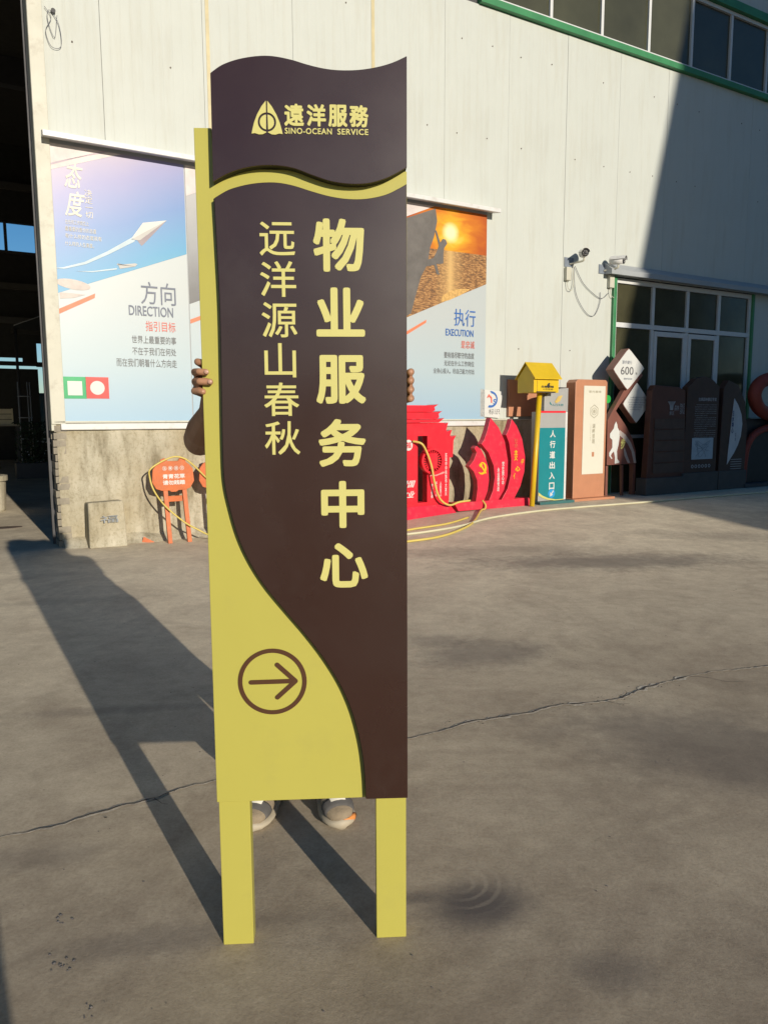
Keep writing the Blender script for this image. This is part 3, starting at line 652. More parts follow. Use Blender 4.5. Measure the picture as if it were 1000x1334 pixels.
def sunset_mat():
    m = bpy.data.materials.new('printed_sunset'); m.use_nodes = True; nt = m.node_tree; b = nt.nodes['Principled BSDF']; L = nt.links.new
    N = nt.nodes.new; tc = N('ShaderNodeTexCoord')
    def ramp(src, st):
        r_ = N('ShaderNodeValToRGB'); e = r_.color_ramp.elements; e[0].position, e[0].color = st[0][0], (*st[0][1], 1); e[1].position, e[1].color = st[-1][0], (*st[-1][1], 1)
        for p_, c_ in st[1:-1]: k_ = e.new(p_); k_.color = (*c_, 1)
        L(src, r_.inputs['Fac']); return r_.outputs[0]
    sep = N('ShaderNodeSeparateXYZ'); L(tc.outputs['Object'], sep.inputs[0])
    mp = N('ShaderNodeMapping'); mp.inputs['Scale'].default_value = (1.0, 1, 2.4); L(tc.outputs['Object'], mp.inputs[0])
    cl = N('ShaderNodeTexNoise'); cl.inputs['Scale'].default_value = 4.0; cl.inputs['Detail'].default_value = 8; cl.inputs['Distortion'].default_value = .8; L(mp.outputs[0], cl.inputs['Vector'])
    ds_ = N('ShaderNodeVectorMath'); ds_.operation = 'DISTANCE'; ds_.inputs[1].default_value = (0.686, -.032, 2.219); L(tc.outputs['Object'], ds_.inputs[0])
    ad = N('ShaderNodeMath'); ad.operation = 'MULTIPLY_ADD'; ad.inputs[1].default_value = .42; L(cl.outputs['Fac'], ad.inputs[0]); L(ds_.outputs['Value'], ad.inputs[2])
    sub = N('ShaderNodeMath'); sub.operation = 'SUBTRACT'; sub.inputs[1].default_value = .21; L(ad.outputs[0], sub.inputs[0])
    halo = ramp(sub.outputs[0], [(0.0, (.78, .60, .10)), (.14, (.70, .36, .015)), (.30, (.55, .17, .008)), (.52, (.42, .09, .008)), (.75, (.27, .05, .012))])
    disc = ramp(ds_.outputs['Value'], [(0.0, (1, 1, 1)), (.05, (1, 1, 1)), (.13, (0, 0, 0))])
    mx = N('ShaderNodeMixRGB'); L(disc, mx.inputs[0]); L(halo, mx.inputs[1]); mx.inputs[2].default_value = (.82, .76, .42, 1)
    mp2 = N('ShaderNodeMapping'); mp2.inputs['Scale'].default_value = (1.0, 1, 4.0); L(tc.outputs['Object'], mp2.inputs[0])
    wv = N('ShaderNodeTexNoise'); wv.inputs['Scale'].default_value = 22; wv.inputs['Detail'].default_value = 7; wv.inputs['Roughness'].default_value = .7; L(mp2.outputs[0], wv.inputs['Vector'])
    sea = ramp(wv.outputs['Fac'], [(.36, (.07, .045, .03)), (.5, (.27, .13, .045)), (.62, (.50, .28, .11))])
    dx = N('ShaderNodeMath'); dx.operation = 'SUBTRACT'; dx.inputs[1].default_value = .686; L(sep.outputs['X'], dx.inputs[0])
    ab = N('ShaderNodeMath'); ab.operation = 'ABSOLUTE'; L(dx.outputs[0], ab.inputs[0])
    gl0 = ramp(ab.outputs[0], [(0.0, (.9, .9, .9)), (.07, (.35, .35, .35)), (.22, (0, 0, 0))])
    gm = N('ShaderNodeMixRGB'); L(gl0, gm.inputs[0]); L(sea, gm.inputs[1]); gm.inputs[2].default_value = (.62, .40, .15, 1)
    hz = N('ShaderNodeMath'); hz.operation = 'GREATER_THAN'; hz.inputs[1].default_value = 2.01; L(sep.outputs['Z'], hz.inputs[0])
    fin = N('ShaderNodeMixRGB'); L(hz.outputs[0], fin.inputs[0]); L(gm.outputs[0], fin.inputs[1]); L(mx.outputs[0], fin.inputs[2])
    L(fin.outputs[0], b.inputs['Base Color']); b.inputs['Roughness'].default_value = .4
    return m
sunset = sunset_mat()
greyp = grad_mat('printed_grey_photo', [(0.0, (0.10, 0.10, 0.10)), (0.5, (0.26, 0.27, 0.28)), (1.0, (0.42, 0.41, 0.40))], scale=(0, 0, 0.7), loc=(0, 0, -1.1), noise=0.25, nscale=5)
stripe_m = mat('orange_stripe_print', (0.65, 0.18, 0.08), 0.5, var=0.02)
grey_let = mat('grey_letter', (0.13, 0.15, 0.20), 0.5, var=0.02); grey_let2 = mat('dark_grey_letter', (0.14, 0.14, 0.14), 0.5, var=0.02); red_let = mat('coral_letter', (0.62, 0.13, 0.09), 0.5); blue_let = mat('blue_letter', (0.03, 0.13, 0.42), 0.5)
def band(c0, x0, x1, z0, z1): return [(x0, z0), (x1, z0), (x1, z1), (x0, z1)]
def poster(label, s0, s1, kind):
    t = thing('poster', label, 'poster', s0, 0, 1.17, group='motivational posters in the wall frame')
    W_ = s1 - s0; Hh = 2.49
    MB().box(0.003, W_ - 0.003, PY, PY + 0.005, 0, Hh).build('sheet', paper, t)
    sx = lambda p: (p[0] - s0, p[1] - 1.17)
    L1, L2, L3 = PY - 0.002, PY - 0.004, PY - 0.006
    if kind == 'direction':
        a = sx(wpx(69, 381, .03)); b = sx(wpx(244, 331, .03))
        zt = Hh
        MB().sheet([(0.004, a[1] + 0.0), (W_ - 0.004, b[1]), (W_ - 0.004, zt), (0.004, zt - 0.0)], L1).build('printed_photo', skyp, t)
        MB().sheet([(0.004, 2.26), (0.004, Hh - .001), (0.62, Hh - .001)], L2).build('printed_corner', mat('pink_white_print', (0.60, 0.54, 0.52), 0.5), t)
        lil = mat('lilac_line_print', (0.45, 0.36, 0.42), .5)
        MB().sheet([(0.004, 2.30), (0.004, 2.315), (0.50, Hh - .002), (0.46, Hh - .002)], L3).build('printed_line', lil, t)
        # clouds
        MB().sheet([(0.03 + 0.11 + 0.15 * math.cos(q / 18 * 6.283), 1.27 + 0.045 * math.sin(q / 18 * 6.283) - 0.015 * math.cos(q / 18 * 6.283)) for q in range(18)], L2).build('printed_cloud', mat('cloud_print', (0.50, 0.44, 0.40), .5, var=.15, scale=14), t)
        MB().sheet([(0.02, 1.19), (0.10, 1.19), (0.24, 1.185), (0.14, 1.15), (0.02, 1.135)], L2).build('printed_cloud', MATS['cloud_print'], t)
        # paper plane with its trail
        pp = wq([(218, 287), (183, 312), (168, 314), (182, 289), (190, 290)], .03)
        q = lambda pts: [sx(p) for p in wq(pts, .03)]
        MB().sheet(q([(217, 287), (186, 290), (170, 312)]), L2).build('printed_plane', mat('paper_light_print', (0.62, 0.60, 0.55), .5, var=.03), t)
        MB().sheet(q([(217, 287), (170, 312), (182, 313)]), L3).build('printed_plane', mat('paper_mid_print', (0.46, 0.45, 0.42), .5, var=.03), t)
        MB().sheet(q([(217, 287), (178, 312), (184, 320), (186, 319)]), L2 + .001).build('printed_plane', mat('paper_shade_print', (0.28, 0.23, 0.25), .5, var=.03), t)
        MB().sheet(q([(172, 309), (140, 327), (110, 341), (82, 348), (70, 349), (84, 350), (112, 344), (142, 331), (176, 314)]), L3).build('printed_trail', mat('trail_print', (0.46, 0.56, 0.60), .5), t)
        MB().sheet(q([(152, 345), (176, 343), (179, 344), (176, 347), (156, 350), (153, 343)]), L3).build('printed_airliner', MATS['paper_mid_print'], t)
        MB().sheet(q([(152, 349), (120, 353), (98, 353), (120, 354.5), (152, 351)]), L3).build('printed_trail', MATS['trail_print'], t)
        cal = mat('cream_letter', (0.66, 0.63, 0.52), .5)
        def tx(body, x0, y0, x1, y1, m, **k):
            a = sx(wpx(x0, y1, .03)); b = sx(wpx(x1, y0, .03)); z0 = (a[1] + sx(wpx(x1, y1, .03))[1]) / 2; z1 = (b[1] + sx(wpx(x0, y0, .03))[1]) / 2
            text(body, a[0], b[0], z0, z1, L3 - 0.001, m, t, **k)
        tx('态', 84, 212, 107, 245, cal, shear=0.3, bold=0.012); tx('度', 85, 249, 110, 282, cal, shear=0.3, bold=0.012)
        tx(vert('决定一切'), 111.5, 247, 119.5, 284, cal)
        for i, b_ in enumerate(('在任何工作岗位上', '最重要的是你的态度', '有什么样的态度就有', '什么样的人生高度。')):
            tx(b_, 85, 287 + 9.5 * i, (115, 125, 132, 122)[i], 293 + 9.5 * i, cal)
        tx('方向', 184, 368, 228, 397, grey_let); tx('DIRECTION', 168, 399, 225, 412, grey_let, bold=0.012)
        tx('指引目标', 190, 419, 228, 432, red_let)
        tx('世界上最重要的事', 172, 438, 229, 448, grey_let2); tx('不在于我们在何处', 172.5, 453, 229, 463, grey_let2); tx('而在我们朝着什么方向走', 152, 467.5, 230, 478, grey_let2)
        g = [sx(p) for p in wq([(83.5, 519), (111.5, 491)], .03)]; r = [sx(p) for p in wq([(112.5, 519), (141, 491.5)], .03)]
        MB().box(g[0][0], g[1][0], L2, L2 + .003, g[0][1], g[1][1]).build('green_card', mat('green_card', (0.03, 0.35, 0.13), .5), t)
        MB().box(g[0][0] + .035, g[1][0] - .035, L3, L3 + .001, g[0][1] + .03, g[1][1] - .04).build('card_field', white_print, t)
        MB().box(r[0][0], r[1][0], L2, L2 + .003, r[0][1], r[1][1]).build('red_card', mat('red_card', (0.60, 0.06, 0.05), .5), t)
        MB().disc((r[0][0] + r[1][0]) / 2, (r[0][1] + r[1][1]) / 2, .065, L3, L3 + .001).build('card_field', white_print, t)
        a, b = sx(wpx(73, 404, .03)), sx(wpx(124, 385, .03))
        MB().sheet([(0.005, a[1] - .03), (0.005, a[1] + .015), (b[0], b[1] + .02), (b[0] - .005, b[1] - .02)], L2).build('stripe', stripe_m, t)
    elif kind == 'execution':
        q = lambda pts: [sx(p) for p in wq(pts, .03)]
        MB().sheet([(0.004, 1.17), (W_ - .004, 1.67), (W_ - .004, Hh), (0.004, Hh)], L1).build('printed_photo', sunset, t)
        MB().sheet([(0.004, 2.30), (0.004, Hh - .001), (0.45, Hh - .001)], L3).build('printed_corner', mat('pink_white_print', (0.60, 0.54, 0.52), 0.5), t)
        rock = mat('rock_print', (0.115, 0.105, 0.095), .5, var=.2, scale=8)
        MB().sheet([(0.004, 1.18)] + [(0.004, 2.29)] + q([(531, 283), (567, 271.5), (569, 288), (565, 308), (560, 322), (556, 345), (548, 360), (541, 385), (535, 408)]), L2).build('printed_rock', rock, t)
        MB().sheet(q([(566, 300), (568, 300), (573, 316), (576, 311), (580, 312), (582, 317), (578, 323), (577, 332), (577, 343), (572, 344), (568, 343), (572, 358), (568, 357), (565, 345), (555, 347), (556, 338), (564, 336), (569, 326), (571, 320)]), L3).build('printed_climber', rock, t)
        MB().sheet(q([(576, 385), (590, 377), (606, 376), (612, 377), (600, 384), (584, 391), (574, 393)]), L2).build('printed_shore', mat('shore_print', (0.55, 0.33, 0.10), .5, var=.4, scale=25), t)
        def tx(body, x0, y0, x1, y1, m, **k):
            a = sx(wpx(x0, y1, .03)); b = sx(wpx(x1, y0, .03)); z0 = (a[1] + sx(wpx(x1, y1, .03))[1]) / 2; z1 = (b[1] + sx(wpx(x0, y0, .03))[1]) / 2
            text(body, a[0], b[0], z0, z1, L3 - 0.001, m, t, **k)
        tx('执行', 591, 403, 619, 425, blue_let); tx('EXECUTION', 580, 429, 616, 438, blue_let, bold=0.008); tx('是忠诚', 600, 444, 617.5, 454, red_let)
        tx('要有恪尽职守的态度', 578, 459, 617, 467, grey_let2); tx('无论在什么工作岗位', 578, 470, 617, 477, grey_let2); tx('全身心投入，尽自己能力付出', 564, 480, 617, 487, grey_let2)
        a, b = sx(wpx(531, 431, .03)), sx(wpx(555, 418, .03))
        MB().sheet([(0.005, a[1] - .08), (0.005, a[1] - .04), (b[0], b[1] + .015), (b[0] - .005, b[1] - .02)], L2).build('stripe', stripe_m, t)
    else:
        MB().sheet([(0.004, 1.17), (W_ - .004, 1.67), (W_ - .004, Hh), (0.004, Hh)], L1).build('printed_photo', greyp if kind == 'grey' else skyp, t)
        MB().sheet([(0.004, 2.20), (0.004, Hh - .001), (0.65, Hh - .001)], L2).build('printed_corner', mat('pink_white_print', (0.60, 0.54, 0.52), 0.5), t)
        MB().sheet([(0.005, 0.98), (0.005, 1.02), (0.35, 1.16), (0.345, 1.12)], L2).build('stripe', stripe_m, t)
    return t
poster('blue sky poster with a paper plane, DIRECTION printed in grey', 0.09, 1.295, 'direction')
poster('grey photo poster mostly hidden behind the sign, beside the paper plane poster', 1.30, 2.53, 'grey')
poster('poster wholly behind the tall sign, left of the sunset poster', 2.535, 3.765, 'other')
poster('orange sunset poster with a rock climber, EXECUTION printed in blue', 3.77, 5.0, 'execution')
# small company board leaning on the ledge
cb2 = thing('company_board', 'small white board with a blue and red round logo leaning above the ledge', 'board', 4.93, 0.03, 1.19)
MB().prism([(0, 0.03), (0.30, 0.01), (0.36, 0.345), (0.0, 0.37)], 0.0, 0.012).build('board_face', white_print, cb2)
a = [(0.155 + 0.115 * math.cos(R(t)), 0.245 + 0.105 * math.sin(R(t))) for t in range(-110, 95, 12)] + [(0.165 + 0.085 * math.cos(R(t)), 0.245 + 0.075 * math.sin(R(t))) for t in range(85, -112, -12)]
MB().prism(a, -0.003, -0.001).build('logo_ring', blue_let, cb2)
a = [(0.10, 0.27), (0.13, 0.31), (0.18, 0.27), (0.185, 0.2), (0.165, 0.2), (0.16, 0.255), (0.13, 0.28), (0.115, 0.26)]
MB().prism(a, -0.003, -0.001).build('logo_mark', red_let, cb2)
text('S', 0.20, 0.25, 0.18, 0.25, -0.002, blue_let, cb2, bold=0.03); text('标识', 0.13, 0.31, 0.055, 0.125, -0.002, grey_let2, cb2)

# ------------------------------------------------------------------ cameras on the wall
def cctv(label, s, z, aim, box_dx):
    t = thing('security_camera', label, 'camera', s, 0, z, group='security cameras on the wall')
    MB().box(-0.03, 0.13, -0.012, -0.004, -0.02, 0.10).build('base_plate', mat('blue_grey_plate', (0.17, 0.20, 0.24), .5), t)
    MB().tube([(0.06, -0.01, 0.02), (0.10, -0.09, 0.03), (0.13, -0.19, 0.04), (0.13, -0.20, 0.09)], 0.013).build('arm', trim_cream, t)
    bd = MB(); A = Vector((0.13, -0.20, 0.13)); d = Vector(aim).normalized()
    bd.tube([A - d * 0.11, A + d * 0.07], 0.050, 16, 0); b = bd.build('body', white_metal, t)
    m2 = MB(); m2.tube([A + d * 0.071, A + d * 0.082], 0.046, 16, 0); m2.build('lens', black_m, b)
    m3 = MB()
    for k in range(8): m3.ball(A + d * 0.083 + (d.orthogonal().normalized() * math.cos(k * .785) + d.cross(d.orthogonal()).normalized() * math.sin(k * .785)) * 0.027, 0.005, 6, 4)
    m3.build('lens_lights', white_metal, b)
    sh_ = MB(); u = d.cross(Vector((0, 0, 1))).normalized(); up_ = u.cross(d)
    v = []
    for k in range(9):
        a_ = R(10 + 20 * k); r_ = 0.058
        for e in (-0.10, 0.105): v.append(A + d * e + (u * math.cos(a_) + up_ * math.sin(a_)) * r_)
    n = len(v); v += [p + (p - A - d * (p - A).dot(d)).normalized() * 0.004 for p in v]
    f = []
    for k in range(8): f += [(2 * k, 2 * k + 1, 2 * k + 3, 2 * k + 2), (n + 2 * k, n + 2 * k + 2, n + 2 * k + 3, n + 2 * k + 1), (2 * k, 2 * k + 2, n + 2 * k + 2, n + 2 * k), (2 * k + 1, n + 2 * k + 1, n + 2 * k + 3, 2 * k + 3)]
    sh_.add(v, f); sh_.build('sun_shield', white_metal, b)
    MB().box(box_dx, box_dx + 0.085, -0.06, -0.005, -0.20, -0.03).build('junction_box', trim_cream, t, bevel=0.006)
    MB().tube([(box_dx + .03, -.03, -.20), (box_dx + .05, -.04, -.30), (box_dx + .11, -.04, -.32), (box_dx + .15, -.03, -.22), (0.10, -.03, 0.0)], 0.0045, 6).build('cable', trim_cream, t)
    return t
c1 = cctv('bullet security camera facing the yard, left of the pair by the entrance', 6.33, 3.20, (-0.55, -0.8, -0.12), -0.03)
c2 = cctv('bullet security camera turned to the right, next to the green door trim', 6.96, 3.17, (0.42, -0.9, -0.05), 0.14)
grey_cable = mat('grey_cable', (0.16, 0.16, 0.18), .6)
MB().tube([(0.15, -.02, -0.0), (0.30, -.02, -.20), (0.50, -.02, -.33), (0.66, -.02, -.38), (0.78, -.02, -0.30)], 0.004, 6).build('cable', grey_cable, c1)
MB().tube([(0.13, -.02, -0.02), (0.18, -.02, -.35), (0.36, -.02, -.58), (0.52, -.02, -.62), (0.62, -.02, -0.46), (0.63, -.02, -.30)], 0.004, 6).build('cable', grey_cable, c1)
cc = thing('hanging_cable', 'tangled thin grey cable loop hanging at the top left of the cream wall', 'cable', 0.12, 0, 4.50)
MB().tube([(0, -.02, .30), (.05, -.02, .22), (.0, -.02, .1), (.04, -.02, -.02), (.12, -.02, .0), (.11, -.02, .18), (.04, -.02, .28), (.02, -.02, .2), (.07, -.02, .06), (.1, -.02, .25)], 0.0025, 6).build('loop', grey_cable, cc)
MB().disc(0.07, 0.28, 0.02, -0.03, -0.004, 10).build('bracket', steel_dark, cc)

# ------------------------------------------------------------------ orange lawn signs
def lawn_sign():
    t = thing('lawn_sign', 'orange wooden lawn sign with white lettering and a yellow hose hung over it', 'sign', 1.0, 0.30)
    P = [(-0.20, 0.60), (-0.19, 0.72), (-0.155, 0.765), (-0.12, 0.785), (-0.115, 0.815), (-0.075, 0.83), (-0.055, 0.815), (-0.045, 0.80), (0.055, 0.80), (0.065, 0.82), (0.085, 0.835), (0.125, 0.815), (0.13, 0.785), (0.16, 0.765), (0.195, 0.72), (0.205, 0.60), (0.165, 0.535), (0.11, 0.515), (0.05, 0.515), (0.025, 0.50), (-0.02, 0.50), (-0.04, 0.515), (-0.11, 0.515), (-0.165, 0.535)]
    MB().prism(P, -0.016, 0.006).build('board', orange_p, t, bevel=0.002)
    for x in (-0.085, 0.095):
        MB().add([(x - .022, 0.012, 0.81), (x + .022, 0.012, 0.81), (x + .022, 0.045, 0.81), (x - .022, 0.045, 0.81), (x - .012 + (0.02 if x < 0 else .03), -0.05, 0.0), (x + .028 + (0.02 if x < 0 else .03), -0.05, 0.0), (x + .028 + (0.02 if x < 0 else .03), -0.015, 0.0), (x - .012 + (0.02 if x < 0 else .03), -0.015, 0.0)],
                 [(0, 1, 2, 3), (4, 7, 6, 5), (0, 4, 5, 1), (1, 5, 6, 2), (2, 6, 7, 3), (3, 7, 4, 0)]).build('leg', orange_p, t, bevel=0.002)
    MB().box(-0.06, 0.085, -0.012, 0.008, 0.405, 0.46).build('crossbar', orange_p, t, bevel=0.002)
    lt = white_print
    for i, ch in enumerate('温馨提示'):
        x = -0.10 + i * 0.056; MB().ring(x + .021, 0.731, 0.018, 0.021, -0.0185, -0.016, 14).build('letter_ring', lt, t)
        text(ch, x + .009, x + .033, 0.719, 0.743, -0.018, lt, t, bold=0.02)
    text('青青花草', -0.10, 0.115, 0.63, 0.675, -0.018, lt, t, bold=0.03); text('请勿践踏', -0.10, 0.115, 0.57, 0.615, -0.018, lt, t, bold=0.03)
    return t
def copy_tree(o, parent=None):
    c = o.copy(); col.objects.link(c); c.parent = parent
    for ch in list(o.children): copy_tree(ch, c)
    return c
l1 = lawn_sign(); l1['group'] = 'orange lawn signs by the wall'
l2 = copy_tree(l1); l2.location = WP(1.455, 0.30, 0); l2['label'] = 'orange wooden lawn sign half hidden behind the left edge of the tall sign'
def wtube(name, label, cat, pts, r, m, group=None):      # pts: (s, o, z)
    o = MB().tube([WP(*p) for p in pts], r, 8).build(name, m); tag(o, label, cat, group); return o
hp = [(216, 597, .34), (197, 610, .34), (195, 622, .33), (201, 640, .35), (216, 660, .36), (240, 680, .37), (258, 690, .38), (273, 697, .42)]
P = [(*wpx(x, y, o), o) for x, y, o in [(296, 640, .35), (273, 626, .34), (252, 606, .335), (238, 596.5, .33), (222, 596, .33)] + hp[1:] + [(300, 705, .5)]]
wtube('garden_hose', 'yellow hose looped over the orange lawn sign and trailing to the ground', 'hose', [(p[0], p[2], max(p[1], .012)) for p in P], 0.0085, hose_m)
# concrete block, brick fragment
cbk = MB().add([(-.17, -.10, 0), (.17, -.12, 0), (.16, .12, 0), (-.17, .12, 0), (-.165, -.08, .43), (.15, -.10, .44), (.15, .12, .43), (-.165, .12, .42)], [(0, 3, 2, 1), (4, 5, 6, 7), (0, 1, 5, 4), (1, 2, 6, 5), (2, 3, 7, 6), (3, 0, 4, 7)]).build('concrete_block', conc, bevel=0.012)
cbk.location = WP(0.385, 0.17, 0); cbk.rotation_euler = (0, 0, R(30)); tag(cbk, 'upright weathered concrete block beside the wall corner', 'block')
sm = text('福', -0.07, 0.09, 0.24, 0.31, -0.135, mat('faded_blue_print', (0.27, 0.29, 0.30), .8), cbk, name='faded_mark')
fr_ = MB().add([(-.06, 0, 0), (.06, -.03, 0), (.04, .04, 0), (-.04, 0, .06), (-.03, .03, .05)], [(0, 1, 3), (1, 2, 4, 3), (0, 3, 4), (0, 4, 2), (0, 2, 1)]).build('brick_fragment', orange_p)
fr_.location = WP(0.77, 0.16, 0.0); fr_.rotation_euler = (0, 0, R(30)); tag(fr_, 'small triangular orange brick fragment at the foot of the wall', 'rubble')

# ------------------------------------------------------------------ red gate sign
GO = 0.45
rg = thing('gate_sign', 'red archway shaped sign with stepped roof, round lattice and white lettering', 'sign', 3.08, GO)
gz0 = rg.location.z
X = lambda s: s - 3.08
Zf = lambda z: z - gz0
def rpoly(pts): return [(X(s), Zf(z)) for s, z in pts]
right = [(3.86, 1.0), (3.86, .24), (4.165, .24), (4.17, .745), (4.215, .75), (4.225, .945), (4.26, 1.0), (4.20, .985), (4.175, 1.0), (4.20, 1.065), (4.13, 1.045), (4.12, 1.065), (4.145, 1.15), (4.11, 1.135), (4.07, 1.15)]
MB().prism(rpoly(right + [(3.9, 1.15), (3.9, 1.0)]), 0, 0.10).build('side_panel', red_p, rg)
left = [(6.16 - s, z) for s, z in right]
MB().prism(rpoly([(2.30, 1.0), (2.30, .24)] + [(6.16 - s, z) for s, z in right[2:]] + [(2.2, 1.15), (2.2, 1.0)]), 0, 0.10).build('side_panel', red_p, rg)
MB().box(X(2.43), X(3.73), 0, 0.10, Zf(.24), Zf(1.0)).build('middle_panel', red_p, rg)
MB().box(X(2.2), X(3.9), 0.001, 0.10, Zf(1.001), Zf(1.15)).build('lintel', red_p, rg)
MB().box(X(2.0), X(4.16), 0.0, 0.12, Zf(.17), Zf(.239)).build('sill', red_p, rg)
MB().add([(X(1.93), -0.10, 0), (X(4.27), -0.10, 0), (X(4.27), .14, 0), (X(1.93), .14, 0), (X(1.99), -0.015, Zf(.20)), (X(4.16), -0.015, Zf(.20)), (X(4.16), -.002, Zf(.20)), (X(1.99), -.002, Zf(.20))],
         [(0, 3, 2, 1), (4, 5, 6, 7), (0, 1, 5, 4), (1, 2, 6, 5), (2, 3, 7, 6), (3, 0, 4, 7)]).build('base', red_p2, rg)
for k, (e, z0, z1, tip) in enumerate(((4.045, 1.152, 1.19, 4.075), (4.00, 1.191, 1.27, 4.03), (3.93, 1.271, 1.345, 3.965))):
    P = [(6.16 - e + .05, z0), (e - .05, z0), (e - .01, z0 + .02), (e - .02, z1 - .02), (tip, z1 + .012), (e - .03, z1), (6.16 - e + .03, z1), (6.16 - tip, z1 + .012), (6.16 - e + .02, z1 - .02), (6.16 - e + .01, z0 + .02)]
    MB().prism(rpoly(P), -0.03 - .02 * k, 0.13).build('roof_tier', red_p, rg, bevel=0.002)
for cx in (3.905, 2.255):
    c = (X(cx), Zf(.715)); rgp = MB(); rgp.ring(c[0], c[1], .125, .15, -0.05, 0.02, 40).build('lattice_ring', red_p, rg)
    la = MB()
    for k in range(24):
        a = k * math.pi / 12; la.add(*(lambda p: (p.v, p.f))(MB().box(-0.006, .006, -0.03, -0.012, .085, .128))) if 0 else None
        r0, r1 = .085, .127; d = (math.cos(a), math.sin(a)); n_ = (-d[1] * .006, d[0] * .006)
        la.prism([(c[0] + d[0] * r0 + n_[0], c[1] + d[1] * r0 + n_[1]), (c[0] + d[0] * r1 + n_[0], c[1] + d[1] * r1 + n_[1]), (c[0] + d[0] * r1 - n_[0], c[1] + d[1] * r1 - n_[1]), (c[0] + d[0] * r0 - n_[0], c[1] + d[1] * r0 - n_[1])], -0.035, -0.01)
    la.prism([(c[0] + x * .085, c[1] + z * .085) for x, z in ((-.75, -1), (.75, -1), (.9, 0), (.75, 1), (-.75, 1), (-.9, 0))], -0.036, -0.012)
    la.build('lattice', red_p, rg)
    MB().disc(c[0], c[1], .126, -0.008, -0.002).build('lattice_back', darker_brown, rg)
gt = X(4.095)
for body, x, z0, z1, w_ in (('实现中华民族伟大复兴', 4.12, .30, .80, .028), ('人民至上', 4.045, .30, .47, .03), ('不忘初心', 3.985, .30, .47, .026), ('牢记使命', 3.925, .28, .45, .03)):
    text(vert(body), X(x) - w_ / 2, X(x) + w_ / 2, Zf(z0), Zf(z1), -0.002, white_print, rg, bold=0.02)
MB().prism(rpoly([(3.88, .53), (3.93, .545), (3.98, .535), (4.03, .55), (4.08, .56), (4.11, .575), (4.08, .585), (4.03, .565), (3.97, .55), (3.92, .56)]), -0.0025, -0.001).build('cloud_motif', mat('pale_pink_print', (0.6, 0.25, 0.24), .5), rg)
MB().prism([(X(3.605) + .055 * math.cos(t / 16 * 6.283), Zf(.90) + .062 * math.sin(t / 16 * 6.283)) for t in range(16)], -0.003, -0.001).build('seal', white_print, rg)
text('福', X(3.575), X(3.64), Zf(.865), Zf(.935), -0.0045, red_p, rg, bold=.02)
text('爱国', X(3.50), X(3.70), Zf(.42), Zf(.50), -0.002, white_print, rg, shear=.4, bold=.02); text('敬业', X(3.50), X(3.69), Zf(.30), Zf(.38), -0.002, white_print, rg, shear=.4, bold=.02)

# ------------------------------------------------------------------ red flag sculpture
FO = 0.5
fs = thing('flag_sculpture', 'red three bladed flag sculpture sign with a yellow hammer and sickle', 'sign', 4.8, FO)
fz0 = fs.location.z
def fp(pts, off=FO): return [(s - 4.8, z - fz0) for s, z in wq(pts, off)]
B1 = [(620.8, 580.6), (618, 584), (620.8, 589.6), (616.9, 599.8), (610.7, 607.6), (616.9, 614.4), (621.4, 625.6), (621.9, 636.9), (619.7, 653.8), (629.8, 653.8), (634.9, 640), (636.9, 625.6), (636, 608.8), (632.6, 597.5), (627, 586)]
B2 = [(638.8, 544), (634.5, 561), (630.4, 572.8), (627, 578.4), (636, 589.6), (642.8, 606.5), (644.4, 622), (641.6, 640), (636.6, 652.6), (648.4, 652), (656.3, 638), (660.8, 620), (661.3, 599.8), (657.4, 575), (649.5, 557)]
B3 = [(666.4, 545.8), (663, 558), (659, 566.6), (663, 577), (665.8, 597.5), (665.3, 617.8), (660.8, 636.9), (652.9, 651.5), (668.6, 651), (677.6, 633.5), (682.7, 614.4), (683.8, 595), (679.9, 571.6), (673, 554.8)]
for B in (B1, B2, B3): MB().prism(fp(B), 0, 0.085).build('blade', red_p2, fs, bevel=0.002)
bs = fp([(592, 656), (686, 650), (690, 659), (600, 669)])
MB().add([(-0.56, -0.04, 0), (0.565, -0.04, 0), (0.565, 0.14, 0), (-0.56, 0.14, 0), (-0.60, -0.012, 0.095), (0.53, -0.012, 0.095), (0.53, 0.12, 0.095), (-0.60, 0.12, 0.095)], [(0, 3, 2, 1), (4, 5, 6, 7), (0, 1, 5, 4), (1, 2, 6, 5), (2, 3, 7, 6), (3, 0, 4, 7)]).build('base', red_p2, fs)
ec = fp([(627.5, 610)])[0]
sk = [(ec[0] + .068 * math.cos(R(t)), ec[1] + .075 * math.sin(R(t))) for t in range(100, -150, -14)] + [(ec[0] - .012 + .05 * math.cos(R(t)), ec[1] + .004 + .058 * math.sin(R(t))) for t in range(-130, 100, 14)]
MB().prism(sk, -0.004, -0.001).build('sickle', yellow_p, fs)
MB().prism([(ec[0] - .05, ec[1] + .04), (ec[0] - .02, ec[1] + .07), (ec[0] + .005, ec[1] + .045), (ec[0] - .005, ec[1] + .034), (ec[0] + .065, ec[1] - .055), (ec[0] + .05, ec[1] - .07), (ec[0] - .02, ec[1] + .018), (ec[0] - .03, ec[1] + .012)], -0.0065, -0.0045).build('hammer', yellow_p, fs)
def ft(body, x0, y0, x1, y1, m, **k):
    a = fp([(x0, y1), (x1, y0)]); text(body, a[0][0], a[1][0], a[0][1], a[1][1], -0.003, m, fs, **k)
ft(vert('党在我心中'), 653, 601, 656.5, 632, white_print, bold=.02); ft(vert('永远跟党走'), 647, 609, 650.5, 640, white_print, bold=.02)
ft(vert('主义'), 669, 586, 674, 600, yellow_p, bold=.04); ft('心', 670.5, 607, 677, 614, yellow_p, bold=.04); ft('中', 678, 597, 682, 605, yellow_p, bold=.02, shear=.5); ft('亻', 668, 616, 670.5, 624, yellow_p, bold=.03)
ft(vert('社会'), 669.5, 571, 674, 583, mat('dim_gold_print', (0.55, 0.14, 0.06), .5))

